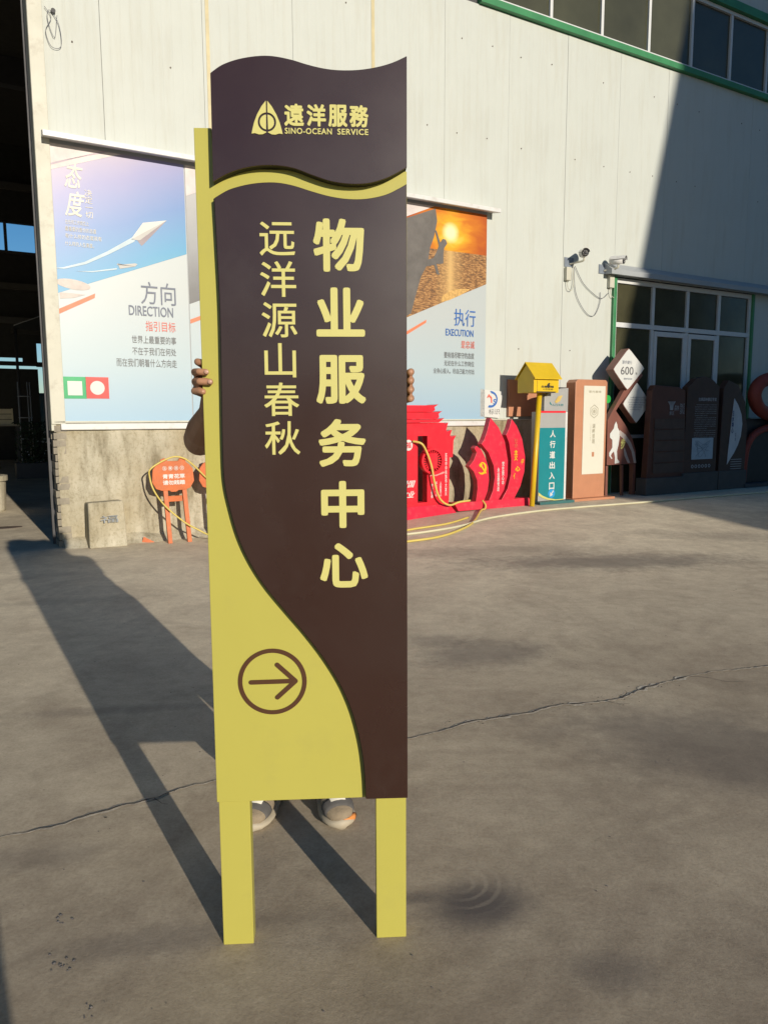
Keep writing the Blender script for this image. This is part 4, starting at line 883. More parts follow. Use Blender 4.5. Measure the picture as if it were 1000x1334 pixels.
# hoses around the red signs
def gh(pts): return [((ground_pt(x, y, .12) - W0).dot(WD), (ground_pt(x, y, .12) - W0).dot(WN)) for x, y in pts]
def gl_(pts, lift=.013): return [(s, o, gz(s, o) + lift) for s, o in gh(pts)]
wtube('garden_hose', 'long pale hose lying along the foot of the wall towards the right', 'hose', gl_([(470, 689), (531, 686), (560, 684), (600, 680), (640, 673), (700, 666.5), (760, 661), (850, 654), (930, 647), (1000, 641.5), (1060, 637)]), 0.013, hose_w)
lp = gl_([(470, 698), (531, 693.5), (570, 690), (598, 684), (616, 677)])
wtube('garden_hose', 'yellow hose curling up over the base of the flag sculpture', 'hose', lp + [(*wpx(x, y, o), o) and (wpx(x, y, o)[0], o, max(wpx(x, y, o)[1], gz(4.7, o) + .013)) for x, y, o in ((626, 671, .70), (631, 665, .60), (632, 658, .56), (628, 652, .50))], 0.012, hose_m)
wtube('garden_hose', 'yellow hose lying flat just before the base of the red archway sign', 'hose', gl_([(470, 690), (531, 682), (560, 679.5), (585, 677), (610, 672)]), 0.011, hose_m)
Ph = [(3.75, .50, .93), (*[0] * 0, 3.82, .53, .90), ]
pth = [(x, y) for x, y in ((541, 575), (549, 578), (556, 590), (562, 608), (566, 630), (573, 650), (585, 658), (598, 654), (612, 652))]
q = [(*wpx(x, y, .53), .53) for x, y in pth]
wtube('garden_hose', 'yellow hose hanging out of the round lattice of the red archway sign', 'hose', [(s, o + (0.0 if i else -.06), z) for i, (s, z, o) in enumerate(q)], 0.0125, hose_m)

# ------------------------------------------------------------------ yellow letter box on a pole
MO = 0.62
mbx = thing('mailbox', 'yellow house shaped mailbox on a leaning yellow pole', 'mailbox', 5.28, MO)
mz = mbx.location.z
MB().tube([(-0.01, -0.02, 0.0), (0.22, 0.14, 1.40)], 0.032, 16, 0).build('post', yellow_p, mbx)
b0, b1, d0, d1, z0, z1, zr = 0.0, 0.40, 0.0, 0.30, 1.385, 1.565, 1.73
MB().add([(b0, d0, z0), (b1, d0, z0), (b1, d1, z0), (b0, d1, z0), (b0, d0, z1), (b1, d0, z1), (b1, d1, z1), (b0, d1, z1), (b0, .15, zr - .01), (b1, .15, zr - .01)],
         [(0, 3, 2, 1), (0, 1, 5, 4), (1, 2, 6, 9, 5), (2, 3, 7, 6), (3, 0, 4, 8, 7), (4, 5, 9, 8), (6, 7, 8, 9)]).build('box', yellow_p, mbx, bevel=0.002)
for yy0, yy1 in ((-0.035, .15), (.335, .15)):
    MB().add([(b0 - .015, yy0, z1 - .02), (b1 + .02, yy0, z1 - .02), (b1 + .02, yy1, zr + .012), (b0 - .015, yy1, zr + .012), (b0 - .015, yy0, z1 - .008), (b1 + .02, yy0, z1 - .008), (b1 + .02, yy1, zr + .026), (b0 - .015, yy1, zr + .026)],
             [(0, 1, 2, 3), (4, 7, 6, 5), (0, 4, 5, 1), (1, 5, 6, 2), (2, 6, 7, 3), (3, 7, 4, 0)]).build('roof_panel', yellow_p, mbx)
MB().box(.05, .37, -.008, -.002, z0 + .012, z1 - .035).build('door', yellow_p, mbx, bevel=0.002)
MB().box(.04, .34, -.011, -.004, z0 + .0, z0 + .014).build('slot', black_m, mbx)
text('失物招领', .11, .31, z0 + .055, z0 + .085, -.010, black_m, mbx, bold=.03); text('人民信箱', .13, .30, z0 + .03, z0 + .05, -.010, black_m, mbx)
MB().prism([(.20, z0 + .09), (.23, z0 + .12), (.25, z0 + .11), (.24, z0 + .09), (.27, z0 + .08), (.24, z0 + .07), (.23, z0 + .05), (.21, z0 + .07)], -.0105, -.0085).build('emblem', black_m, mbx)

# brown plate on the wall behind the mailbox
bp_ = thing('wall_plate', 'copper brown plate with white text on the wall behind the mailbox', 'plate', 5.74, 0.0, 1.22)
MB().box(-0.37, 0.37, -0.05, -0.004, 0, 0.47).build('plate', copper, bp_, bevel=0.004)
text('温馨提示', .20, .34, .40, .43, -.052, white_print, bp_, bold=.02); text('请勿吸烟', .20, .34, .35, .38, -.052, white_print, bp_)

# ------------------------------------------------------------------ teal totem
TO = 0.5
tt = thing('direction_totem', 'grey and teal pillar sign with white vertical lettering beside the mailbox', 'sign', 5.725, TO)
tz = tt.location.z
Xt = lambda s: s - 5.725
Zt = lambda z: z - tz
MB().box(Xt(5.49), Xt(5.925), 0.0, 0.15, .035, Zt(1.275)).build('lower_body', silver, tt, bevel=0.004)
MB().prism([(Xt(5.575), Zt(1.276)), (Xt(5.97), Zt(1.276)), (Xt(5.97), Zt(1.575)), (Xt(5.86), Zt(1.565)), (Xt(5.74), Zt(1.54)), (Xt(5.65), Zt(1.505)), (Xt(5.575), Zt(1.46))], 0.012, 0.14).build('head', silver, tt, bevel=0.004)
MB().box(Xt(5.926), Xt(5.97), 0.012, 0.14, .035, Zt(1.275)).build('edge_strip', white_metal, tt, bevel=0.003)
MB().box(Xt(5.50), Xt(5.92), -.004, -.001, Zt(1.262), Zt(1.285)).build('red_line', red_p, tt)
P = [(5.492, .27), (5.56, .225), (5.65, .19), (5.78, .165), (5.92, .165)]
MB().prism([(Xt(a), Zt(b)) for a, b in P] + [(Xt(5.92), Zt(1.075)), (Xt(5.492), Zt(1.075))], -.004, -.001).build('teal_field', teal, tt)
MB().prism([(Xt(a), Zt(b)) for a, b in P] + [(Xt(a), Zt(b - d)) for (a, b), d in list(zip(P, (.04, .03, .022, .014, .008)))[::-1]], -.006, -.0042).build('yellow_swoosh', letter_y, tt)
for i, ch in enumerate('人行道出入口'):
    zc = 1.0 - i * .132; text(ch, Xt(5.665), Xt(5.755), Zt(zc - .045), Zt(zc + .045), -.0055, white_print, tt, bold=.03)
MB().disc(Xt(5.71), Zt(.245), .058, -.0065, -.0045).build('arrow_disc', mat('sky_blue_print', (0.03, 0.28, 0.55), .4), tt)
MB().prism([(Xt(5.735), Zt(.285)), (Xt(5.745), Zt(.275)), (Xt(5.712), Zt(.235)), (Xt(5.735), Zt(.228)), (Xt(5.683), Zt(.208)), (Xt(5.686), Zt(.265)), (Xt(5.700), Zt(.245))], -.009, -.0067).build('arrow', white_print, tt)
MB().prism([(Xt(5.74), Zt(1.40)), (Xt(5.80), Zt(1.47)), (Xt(5.87), Zt(1.48)), (Xt(5.83), Zt(1.41)), (Xt(5.77), Zt(1.38))], .007, .010).build('logo', mat('gold_print', (.55, .40, .12), .4), tt)
MB().prism([(Xt(5.66), Zt(1.40)), (Xt(5.665), Zt(1.37)), (Xt(5.70), Zt(1.355)), (Xt(5.68), Zt(1.38))], .007, .010).build('logo', teal, tt)
text('人行天桥', Xt(5.70), Xt(5.89), Zt(1.345), Zt(1.375), .008, teal, tt)
MB().box(Xt(5.44), Xt(6.02), -.10, .22, 0, .034).build('base_plate', mat('teal_base_paint', (0.04, .13, .13), .4), tt, bevel=.003)

# ------------------------------------------------------------------ copper pillar sign with cream face
co = thing('light_box_sign', 'copper coloured pillar sign with a tall cream face and logo', 'sign', 6.40, 0.46)
cz_ = co.location.z; Xc = lambda s: s - 6.40; Zc = lambda z: z - cz_
MB().prism([(Xc(6.12), .03), (Xc(6.69), .03), (Xc(6.69), Zc(1.66)), (Xc(6.66), Zc(1.69)), (Xc(6.16), Zc(1.69)), (Xc(6.12), Zc(1.65))], 0, .17).build('body', copper, co, bevel=.006)
MB().box(Xc(6.265), Xc(6.65), -.006, -.001, Zc(.46), Zc(1.61)).build('face', cream_panel, co, bevel=.004)
MB().box(Xc(6.02), Xc(6.80), -.09, .24, 0, .03).build('base_plate', copper, co, bevel=.003)
gold = mat('dull_gold_print', (.30, .27, .18), .5)
text('紫光春境', Xc(6.35), Xc(6.57), Zc(1.52), Zc(1.55), -.008, gold, co)
hx = [(Xc(6.455) + .075 * math.sin(k * math.pi / 3), Zc(1.28) + .085 * math.cos(k * math.pi / 3)) for k in range(6)]
hb = MB()
for k in range(6):
    a, b = Vector(hx[k]), Vector(hx[(k + 1) % 6]); n_ = Vector((-(b - a).y, (b - a).x)).normalized() * .003
    hb.prism([tuple(a + n_), tuple(b + n_), tuple(b - n_), tuple(a - n_)], -.008, -.0065)
hb.build('hexagon_logo', gold, co); MB().ring(Xc(6.455), Zc(1.28), .042, .047, -.008, -.0065, 24).build('ring_logo', gold, co)
text('春', Xc(6.43), Xc(6.48), Zc(1.255), Zc(1.305), -.008, gold, co)
text(vert('湖畔景观'), Xc(6.43), Xc(6.48), Zc(.86), Zc(1.12), -.008, gold, co)
text(vert('LAKESIDE'), Xc(6.395), Xc(6.405), Zc(.9), Zc(1.12), -.008, gold, co)
MB().box(Xc(6.435), Xc(6.475), -.008, -.0065, Zc(.69), Zc(.75)).build('seal', copper, co)

# ------------------------------------------------------------------ diamond sign
DO = 0.35
ds = thing('diamond_sign', 'rose brown sign with two white diamonds, the number 600 and a walking figure', 'sign', 7.15, DO)
dz = ds.location.z
def dp(pts, off=DO): return [(s - 7.15, z - dz) for s, z in wq(pts, off)]
def shrink(P, k):
    cx = sum(p[0] for p in P) / len(P); cy = sum(p[1] for p in P) / len(P); return [(cx + (p[0] - cx) * k, cy + (p[1] - cy) * k) for p in P]
def rounded(P, r=.16):
    Q = []
    n = len(P)
    for i in range(n):
        a, b, c = Vector(P[i - 1]), Vector(P[i]), Vector(P[(i + 1) % n])
        Q += [tuple(b.lerp(a, r)), tuple(b.lerp(a, r * .35).lerp(b.lerp(c, r * .35), .5).lerp(b, .35)), tuple(b.lerp(c, r))]
    return Q
D1 = rounded(dp([(817, 453), (838, 480), (815, 509), (796, 481)]), .14); D2 = rounded(dp([(829, 497), (847, 525), (828, 552), (810, 526)]), .14)
MB().prism(D1, -.02, .11).build('diamond_box', copper_d, ds); MB().prism(shrink(D1, .97), -.026, -.021).build('diamond_face', white_print, ds)
MB().prism(D2, .0, .10).build('diamond_box', copper_d, ds); MB().prism(shrink(D2, .97), -.006, -.001).build('diamond_face', white_print, ds)
MB().prism(dp([(791, 606), (792, 548), (797, 538), (815, 506), (836, 485), (838, 489), (808, 527), (803, 535), (815, 553), (824, 570), (829, 588), (829, 604)]), .015, .085).build('body', copper_d, ds)
MB().prism(dp([(790, 607), (793, 607), (792, 655), (789, 655)]), .02, .09).build('leg', copper_d, ds); MB().prism(dp([(826, 605), (829, 605), (828, 652), (825, 652)]), .02, .09).build('leg', copper_d, ds)
MB().prism(dp([(811, 606), (813, 606), (813, 654), (811, 654)]), .02, .06).build('leg', copper_d, ds)
fig = dp([(803, 549), (804.5, 553), (805, 557), (807.5, 562), (807.5, 570), (806, 580), (804, 588), (804.5, 598), (807, 601), (807, 603), (801, 604), (801.5, 596), (800, 588), (797, 591), (796, 594), (798, 597), (797, 598), (794, 594), (794, 590), (798, 583), (798, 573), (795, 570), (795, 565), (800, 558), (801, 553)])
MB().prism(fig, .010, .013).build('walking_figure', white_print, ds)
MB().prism(dp([(807.5, 560), (815, 566), (822, 576), (827, 590), (829, 603), (826, 603), (823, 588), (818, 578), (812, 571), (807, 567)]), .009, .012).build('path_stripe', mat('pinkish_print', (.42, .36, .33), .5), ds)
MB().prism(dp([(814, 583), (817, 592), (821, 603), (818, 603), (814, 594), (813, 587)]), .009, .012).build('path_stripe', MATS['pinkish_print'], ds)
a = dp([(806.5, 588), (815, 571)]); text('步', a[0][0] + .03, a[1][0], a[0][1] + .03, a[1][1], .009, letter_y, ds, bold=.04)
def dt(body, x0, y0, x1, y1, yy, m, **k):
    a = dp([(x0, y1), (x1, y0)]); text(body, a[0][0], a[1][0], a[0][1], a[1][1], yy, m, ds, **k)
dt('600', 806, 478, 823, 488, -.028, grey_let2, bold=.01); dt('米', 825, 485, 828, 488, -.028, grey_let2); dt('漫步健行', 808, 470, 821, 474, -.028, grey_let); dt('健康步道系统', 810, 492.5, 821, 494.5, -.028, grey_let)
for i in range(6): dt('步行有益健康每天坚持走路', 818 - i * .3 + abs(i - 2), 517 + i * 3.1, 841 - abs(i - 1) * 2, 518.6 + i * 3.1, -.008, grey_let)
# green round thing behind it
gd = thing('green_disc', 'small bright green round disc between the copper pillar and diamond sign', 'disc', 6.96, 0.22, 1.45)
MB().disc(0, 0, .055, 0, .02).build('disc', mat('bright_green_paint', (.02, .36, .06), .4), gd); MB().prism([(-.02, -.05), (.02, -.05), (.02, -1.34), (-.02, -1.34)], .004, .016).build('stick', steel_dark, gd)

# ------------------------------------------------------------------ three dark boards in the shade
def sp_text(body, x0, x1, z0, z1, y, m, t, **k): return text(body, x0, x1, z0, z1, y, m, t, **k)
pale = mat('pale_grey_print', (.34, .36, .38), .5); pale_blue = mat('pale_blue_print', (.34, .42, .48), .5)
d1 = thing('information_board', 'dark brown board with a white emblem, leftmost of three in the shade', 'sign', 7.85, 0.5)
zz = d1.location.z
MB().prism([(-.40, .06), (.40, .06), (.34, 1.45), (.20, 1.50), (-.28, 1.52), (-.34, 1.45)], 0, .10).build('board', dark_brown, d1, bevel=.004)
for k in range(5): MB().box(-.28, .34, -.012, -.001, .30 + k * .155, .44 + k * .155).build('plank', mat('slat_brown', (.07, .045, .035), .6, var=.2), d1)
MB().box(-.44, .44, -.04, .14, 0, .24).build('base', mat('dark_grey_base', (.07, .065, .06), .7), d1, bevel=.004)
MB().prism([(-.02, 1.30), (.02, 1.25), (.06, 1.27), (.10, 1.25), (.14, 1.30), (.10, 1.28), (.09, 1.18), (.03, 1.18), (.02, 1.28)], -.004, -.001).build('emblem', pale, d1)
sp_text('森林', .12, .22, 1.17, 1.25, -.002, pale, d1); sp_text('景区', .02, .12, 1.11, 1.16, -.002, pale, d1); sp_text('国家森林公园', .24, .33, 1.12, 1.28, -.002, pale, d1)
d2 = thing('information_board', 'tall dark board with small white text, pale map and row of round icons', 'sign', 8.58, 0.5)
MB().prism([(-.38, .06), (.36, .06), (.36, 1.52), (.18, 1.63), (0.02, 1.66), (-.16, 1.63), (-.34, 1.50)], 0, .10).build('board', darker_brown, d2, bevel=.004)
MB().box(-.40, .38, -.03, .14, 0, .28).build('base', MATS['dark_grey_base'], d2, bevel=.004)
sp_text('古典园林景区导览', -.10, .30, 1.31, 1.36, -.002, pale, d2, bold=.02)
para = '本园林始建于明代占地面积约二百亩园内亭台楼阁错落有致'
for k in range(17): sp_text(para[k % 5:k % 5 + 20], -.17 + (.03 if k % 6 == 0 else 0), .31 - (.2 if k in (5, 11, 16) else 0), 1.25 - k * .031, 1.25 - k * .031 + .014, -.002, pale, d2)
MB().box(-.20, .27, -.004, -.001, .47, .70 + .08).build('map', pale_blue, d2)
mp_ = MB()
for k in range(9): mp_.tube([(-.17 + random.random() * .1, -.005, .50 + random.random() * .25), (-.05 + random.random() * .1, -.005, .50 + random.random() * .25), (.10 + random.random() * .12, -.005, .50 + random.random() * .25)], .0018, 4)
mp_.build('map_lines', mat('slate_print', (.10, .14, .2), .6), d2)
for k in range(6): MB().ring(-.17 + k * .075, .37, .016, .026, -.004, -.001, 16).build('icon', pale, d2)
d3 = thing('information_board', 'dark board with a white crescent leaf shaped panel, rightmost of three in the shade', 'sign', 9.28, 0.5)
MB().prism([(-.28, .06), (.34, .06), (.36, .9), (.28, 1.3), (.1, 1.55), (-.14, 1.62), (-.24, 1.5)], 0, .10).build('board', darker_brown, d3, bevel=.004)
MB().box(-.30, .36, -.03, .14, 0, .28).build('base', MATS['dark_grey_base'], d3, bevel=.004)
cr_ = [(s - 9.28, z - d3.location.z) for s, z in wq([(956, 519), (961, 528), (965, 540), (966, 552), (964, 568), (960, 580), (955, 590), (950, 598), (946, 605), (948, 585), (951, 560), (953, 540)], .5)]
MB().prism(cr_, -.008, -.001).build('leaf_panel', mat('pale_panel', (.50, .52, .54), .5), d3)
sp_text(vert('云水禅心'), -.03, .02, .84, 1.17, -.010, mat('navy_print', (.03, .05, .14), .5), d3, bold=.03); sp_text(vert('茶舍'), .06, .09, .72, .84, -.010, MATS['navy_print'], d3)
for k in range(5): MB().box(.0, .26, -.003, -.001, .30 + k * .035, .308 + k * .035).build('text_line', pale, d3)
rr_ = thing('curved_frame', 'large dull red curved frame standing at the right end of the signs', 'frame', 10.1, 0.5)
red_dull = mat('dull_red_paint', (.24, .035, .018), .6, var=.2)
MB().tube([(.75, .05, 1.72), (.3, .05, 1.70), (-.12, .05, 1.6), (-.25, .05, 1.4), (-.1, .05, 1.2), (.25, .05, 1.1), (.7, .05, 1.08)], .10, 12).build('upper_loop', red_dull, rr_)
MB().tube([(.8, .06, .98), (.2, .06, .92), (-.2, .06, .80), (-.38, .06, .55), (-.42, .06, .06)], .055, 12).build('lower_arch', red_dull, rr_)
MB().box(-.5, .8, -.05, .18, 0, .06).build('base', steel_dark, rr_)
MB().box(-.30, .75, .12, .16, .07, 1.05).build('back_board', mat('black_board', (.012, .012, .014), .5), rr_)

# ------------------------------------------------------------------ the tall sign
A0 = Vector((-0.37232, 1.56092, 0)); SA = math.atan2(0.0581537, 0.99830764)
sg = bpy.data.objects.new('direction_sign', None); col.objects.link(sg); sg.location = A0; sg.rotation_euler = (0, 0, SA)
tag(sg, 'tall brown and yellow-green sign with wave shaped boards, large vertical lettering and an arrow', 'sign')
MB().box(-0.0035, 0.4225, 0.0, 0.045, 0.350, 1.40).build('back_panel_x', olive, sg) if 0 else None
P = [(-0.0035, 0.350), (0.4225, 0.350), (0.4225, 1.70), (0.0365, 1.70), (0.031, 1.7772), (-0.0035, 1.7772)]
MB().prism(P, 0.0, 0.045).build('back_panel', olive, sg, bevel=0.0012)
top = [(0.0361, 1.8709), (0.0589, 1.8862), (0.0903, 1.8974), (0.1262, 1.9038), (0.1575, 1.9045), (0.1932, 1.8988), (0.2246, 1.8905), (0.2561, 1.8841), (0.2877, 1.8814), (0.324, 1.8827), (0.3604, 1.8885), (0.3924, 1.8977), (0.4207, 1.9104), (0.4207, 1.701), (0.3964, 1.6874), (0.3732, 1.6773), (0.3407, 1.6689), (0.3036, 1.6676), (0.2668, 1.6724), (0.2302, 1.6836), (0.1983, 1.6948), (0.1665, 1.7002), (0.1301, 1.7002), (0.0936, 1.694), (0.0615, 1.6827), (0.0346, 1.6678)]
def sm_poly(P, corner):
    Q = []; n = len(P)
    for i in range(n):
        if i in corner or (i + 1) % n in corner and 0: pass
        p0, p1, p2, p3 = [Vector(P[(i + k) % n]) for k in (-1, 0, 1, 2)]
        if i in corner: p0 = p1
        if (i + 1) % n in corner: p3 = p2
        Q.append(tuple(p1))
        if i in corner and (i + 1) % n in corner: continue
        for t in (.25, .5, .75):
            Q.append(tuple(0.5 * ((2 * p1) + (-p0 + p2) * t + (2 * p0 - 5 * p1 + 4 * p2 - p3) * t * t + (-p0 + 3 * p1 - 3 * p2 + p3) * t ** 3)))
    return Q
core = mat('black_edge_core', (0.012, 0.011, 0.010), 0.7)
MB().prism(sm_poly(top, {0, 12, 13, 25}), -0.022, -0.0185).build('top_board', brown, sg, bevel=0.0008)
MB().prism(sm_poly([(x * .9985 + .0003, z * .9995 + .0009) for x, z in top], {0, 12, 13, 25}), -0.0184, 0.044).build('board_core', core, sg)
main = [(0.0352, 1.6386), (0.0421, 1.6431), (0.0652, 1.6556), (0.0973, 1.6648), (0.1293, 1.6696), (0.1612, 1.6701), (0.1932, 1.6648), (0.2297, 1.6542), (0.2664, 1.645), (0.3033, 1.6404), (0.3405, 1.6415), (0.3777, 1.6495), (0.4057, 1.6624), (0.4206, 1.6709),
        (0.4224, 0.3538), (0.329, 0.3545), (0.3265, 0.4187), (0.321, 0.4691), (0.3114, 0.5174), (0.2973, 0.5672), (0.2745, 0.622), (0.241, 0.68), (0.2014, 0.7358), (0.1628, 0.7841), (0.1184, 0.8421), (0.0858, 0.8976), (0.0632, 0.9523), (0.0481, 1.0113), (0.038, 1.0696), (0.0366, 1.1463), (0.0385, 1.2875), (0.0398, 1.4256), (0.0375, 1.5457)]
MB().prism(sm_poly(main, {0, 13, 14, 15}), -0.016, -0.0125).build('main_board', brown, sg, bevel=0.0008)
MB().prism(sm_poly([(x - .0022 if x < .41 and z > .355 else x - .0004, z - .0006 if z > 1.6 else z + .0004) for x, z in main], {0, 13, 14, 15}), -0.0124, -0.0005).build('board_core', core, sg)
for a, b in ((0.0, 0.0685), (0.352, 0.4205)): MB().box(a, b, 0.004, 0.044, 0.0, 0.3495).build('leg', olive, sg, bevel=0.0012)
CH = dict(zip('物业服务中心', [(0.2303, 0.3339, 1.4974, 1.6017), (0.2345, 0.3344, 1.3679, 1.4663), (0.2323, 0.3358, 1.2308, 1.3308), (0.2351, 0.3348, 1.0994, 1.1995), (0.2389, 0.3304, 0.969, 1.0694), (0.2343, 0.337, 0.8395, 0.9365)]))
for ch, (a, b, c, d) in CH.items(): text(ch, a, b, c, d, -0.0175, letter_y, sg, name='character', thick=0.0014, bold=0.031)
for ch, (a, b, c, d) in zip('远洋源山春秋', [(0.1229, 0.1942, 1.5281, 1.5942), (0.1224, 0.195, 1.4469, 1.5175), (0.1235, 0.1958, 1.3661, 1.4366), (0.127, 0.1919, 1.285, 1.3547), (0.1243, 0.1967, 1.2059, 1.2748), (0.1239, 0.1974, 1.1257, 1.1954)]):
    text(ch, a, b, c, d, -0.0175, letter_y, sg, name='character', thick=0.0014, bold=0.008)
for ch, (a, b) in zip('遠洋服務', ((0.1779, 0.2165), (0.2220, 0.2600), (0.2645, 0.3025), (0.3065, 0.3441))): text(ch, a, b, 1.7748, 1.8165, -0.0235, letter_y, sg, name='character', thick=0.0014, bold=0.033)
text('SINO-OCEAN', 0.1785, 0.2714, 1.7602, 1.7717, -0.0235, letter_y, sg, bold=0.022, thick=.001, cspace=1.1); text('SERVICE', 0.2822, 0.3438, 1.7602, 1.7717, -0.0235, letter_y, sg, bold=0.022, thick=.001, cspace=1.1)
# pointed arch emblem: two halves, an open ring and a central slit
lx, lz = 0.1439, 1.7588
def half(sg_):
    out = [(0.0014, .0623), (.0100, .0520), (.0190, .0365), (.0250, .0220), (.0285, .0095), (.0305, .0005), (.0240, .0015), (.0160, -.0008), (.0090, -.0004), (.0018, .0030)]
    inn = []
    rc, cz2 = .0180, .0225
    for t in range(-84, 85, 12): inn.append((rc * math.cos(R(t)), cz2 + rc * math.sin(R(t))))
    P = out + [(.0018, inn[0][1])] + inn + [(.0014, inn[-1][1])]
    MB().prism([(lx + sg_ * x, lz + z) for x, z in P], -.0240, -.0225).build('emblem_half', letter_y, sg)
    r2 = .0140; D = [(.0020, cz2 - r2 * .99)] + [(r2 * math.cos(R(t)), cz2 + r2 * math.sin(R(t))) for t in range(-80, 81, 12)] + [(.0014, cz2 + r2 * .99)]
    MB().prism([(lx + sg_ * x, lz + z) for x, z in D], -.0240, -.0225).build('emblem_core', letter_y, sg)
half(1); half(-1)
ac = (0.1263, 0.6274)
MB().ring(ac[0], ac[1], .0655, .0748, -.0022, -.0004, 64).build('arrow_ring', letter_b, sg)
def bar(a, b, r, y):
    mbb = MB(); a = Vector(a); b = Vector(b); d = (b - a).normalized(); n_ = Vector((-d.y, d.x)); P = []
    for k in range(9): t = R(-90 + 22.5 * k); P.append(tuple(b + d * r * math.cos(t) + n_ * r * math.sin(t)))
    for k in range(9): t = R(90 + 22.5 * k); P.append(tuple(a + d * r * math.cos(t) + n_ * r * math.sin(t)))
    return P
am = MB(); am.prism(bar((0.0795, 0.6268), (0.174, 0.6277), .0050, 0), -.0020, -.0004); am.build('arrow', letter_b, sg)
am = MB(); am.prism(bar((0.1373, 0.6655), (0.1767, 0.6277), .0050, 0), -.0023, -.0007); am.build('arrow', letter_b, sg)
am = MB(); am.prism(bar((0.1365, 0.5915), (0.1767, 0.6277), .0050, 0), -.0026, -.0010); am.build('arrow', letter_b, sg)

# ------------------------------------------------------------------ people
def remesh(mb, name, m, voxel, parent, smooth_it=6):
    me = mb.mesh(name); o = bpy.data.objects.new(name, me); col.objects.link(o)
    r = o.modifiers.new('r', 'REMESH'); r.mode = 'VOXEL'; r.voxel_size = voxel; r.use_smooth_shade = True
    s_ = o.modifiers.new('s', 'SMOOTH'); s_.iterations = smooth_it; s_.factor = 0.5
    dg = bpy.context.evaluated_depsgraph_get(); nm = bpy.data.meshes.new_from_object(o.evaluated_get(dg))
    bpy.data.objects.remove(o); nm.materials.clear(); nm.materials.append(m)
    nm.polygons.foreach_set('use_smooth', [True] * len(nm.polygons))
    o = bpy.data.objects.new(name, nm); col.objects.link(o); o.parent = parent; return o
def shoe(parent, x, y, ang, main_m, mir=1):
    """toe points to -y"""
    def sec(yy, hw, h, z0=0.0, cx=0.0, n=18):
        return [(cx + hw * math.cos(2 * math.pi * k / n), yy, z0 + h * (0.5 + 0.5 * math.sin(2 * math.pi * k / n)) * (1 if math.sin(2 * math.pi * k / n) > 0 else 1)) for k in range(n)]
    def place(o): o.location = (x, y, 0); o.rotation_euler = (0, 0, ang); return o
    up = MB(); up.sm = True
    up.loft([sec(.135, .012, .07, .02), sec(.128, .028, .09, .016), sec(.09, .036, .105, .014), sec(.04, .038, .108, .012), sec(.0, .041, .095, .012), sec(-.04, .046, .075, .012), sec(-.08, .049, .060, .012), sec(-.11, .045, .050, .012), sec(-.135, .033, .040, .013), sec(-.148, .012, .025, .016)])
    u = place(up.build('shoe', main_m, parent))
    so = MB(); so.sm = True
    def ss(yy, hw): return [(hw * math.cos(2 * math.pi * k / 12) * 1.0, yy, .015 + .0145 * math.sin(2 * math.pi * k / 12)) for k in range(12)]
    so.loft([ss(.142, .014), ss(.132, .033), ss(.09, .042), ss(.02, .042), ss(-.04, .051), ss(-.085, .055), ss(-.115, .051), ss(-.140, .038), ss(-.153, .014)]); so.build('sole', shoe_s, u)
    ov = MB(); ov.sm = True
    ov.loft([sec(-.088, .0496, .0610, .012), sec(-.094, .0495, .0600, .012), sec(-.102, .0482, .0575, .012), sec(-.112, .0458, .0525, .013), sec(-.120, .0425, .0470, .013)]); ov.build('overlay', shoe_g, u)
    tg = MB(); tg.sm = True
    tg.loft([[(-.02, .03, .100), (.02, .03, .100), (.024, .03, .120), (-.024, .03, .120)], [(-.025, -.02, .080), (.025, -.02, .080), (.026, -.02, .103), (-.026, -.02, .103)], [(-.027, -.070, .060), (.027, -.070, .060), (.026, -.072, .084), (-.026, -.072, .088)], [(-.025, -.102, .050), (.025, -.102, .050), (.021, -.104, .072), (-.021, -.104, .072)]]); tg.build('tongue', lace_m, u)
    for k in range(6): MB().tube([(-.027, -.004 - k * .016, .1055 - k * .0056), (0, -.012 - k * .016, .1110 - k * .0058), (.027, -.002 - k * .016, .1050 - k * .0056)], .0024, 6).build('lace', shoe_g, u)
    orr = MB(); orr.sm = True
    orr.loft([[(mir * (cx + .010 * math.cos(a)), yy + .004 * abs(math.cos(a)), .019 + .0115 * math.sin(a)) for a in [k * math.pi / 5 for k in range(10)]] for cx, yy in ((.006, -.1510), (.022, -.1455), (.034, -.1355), (.043, -.120))]); orr.build('toe_bumper', shoe_o, u)
    return u
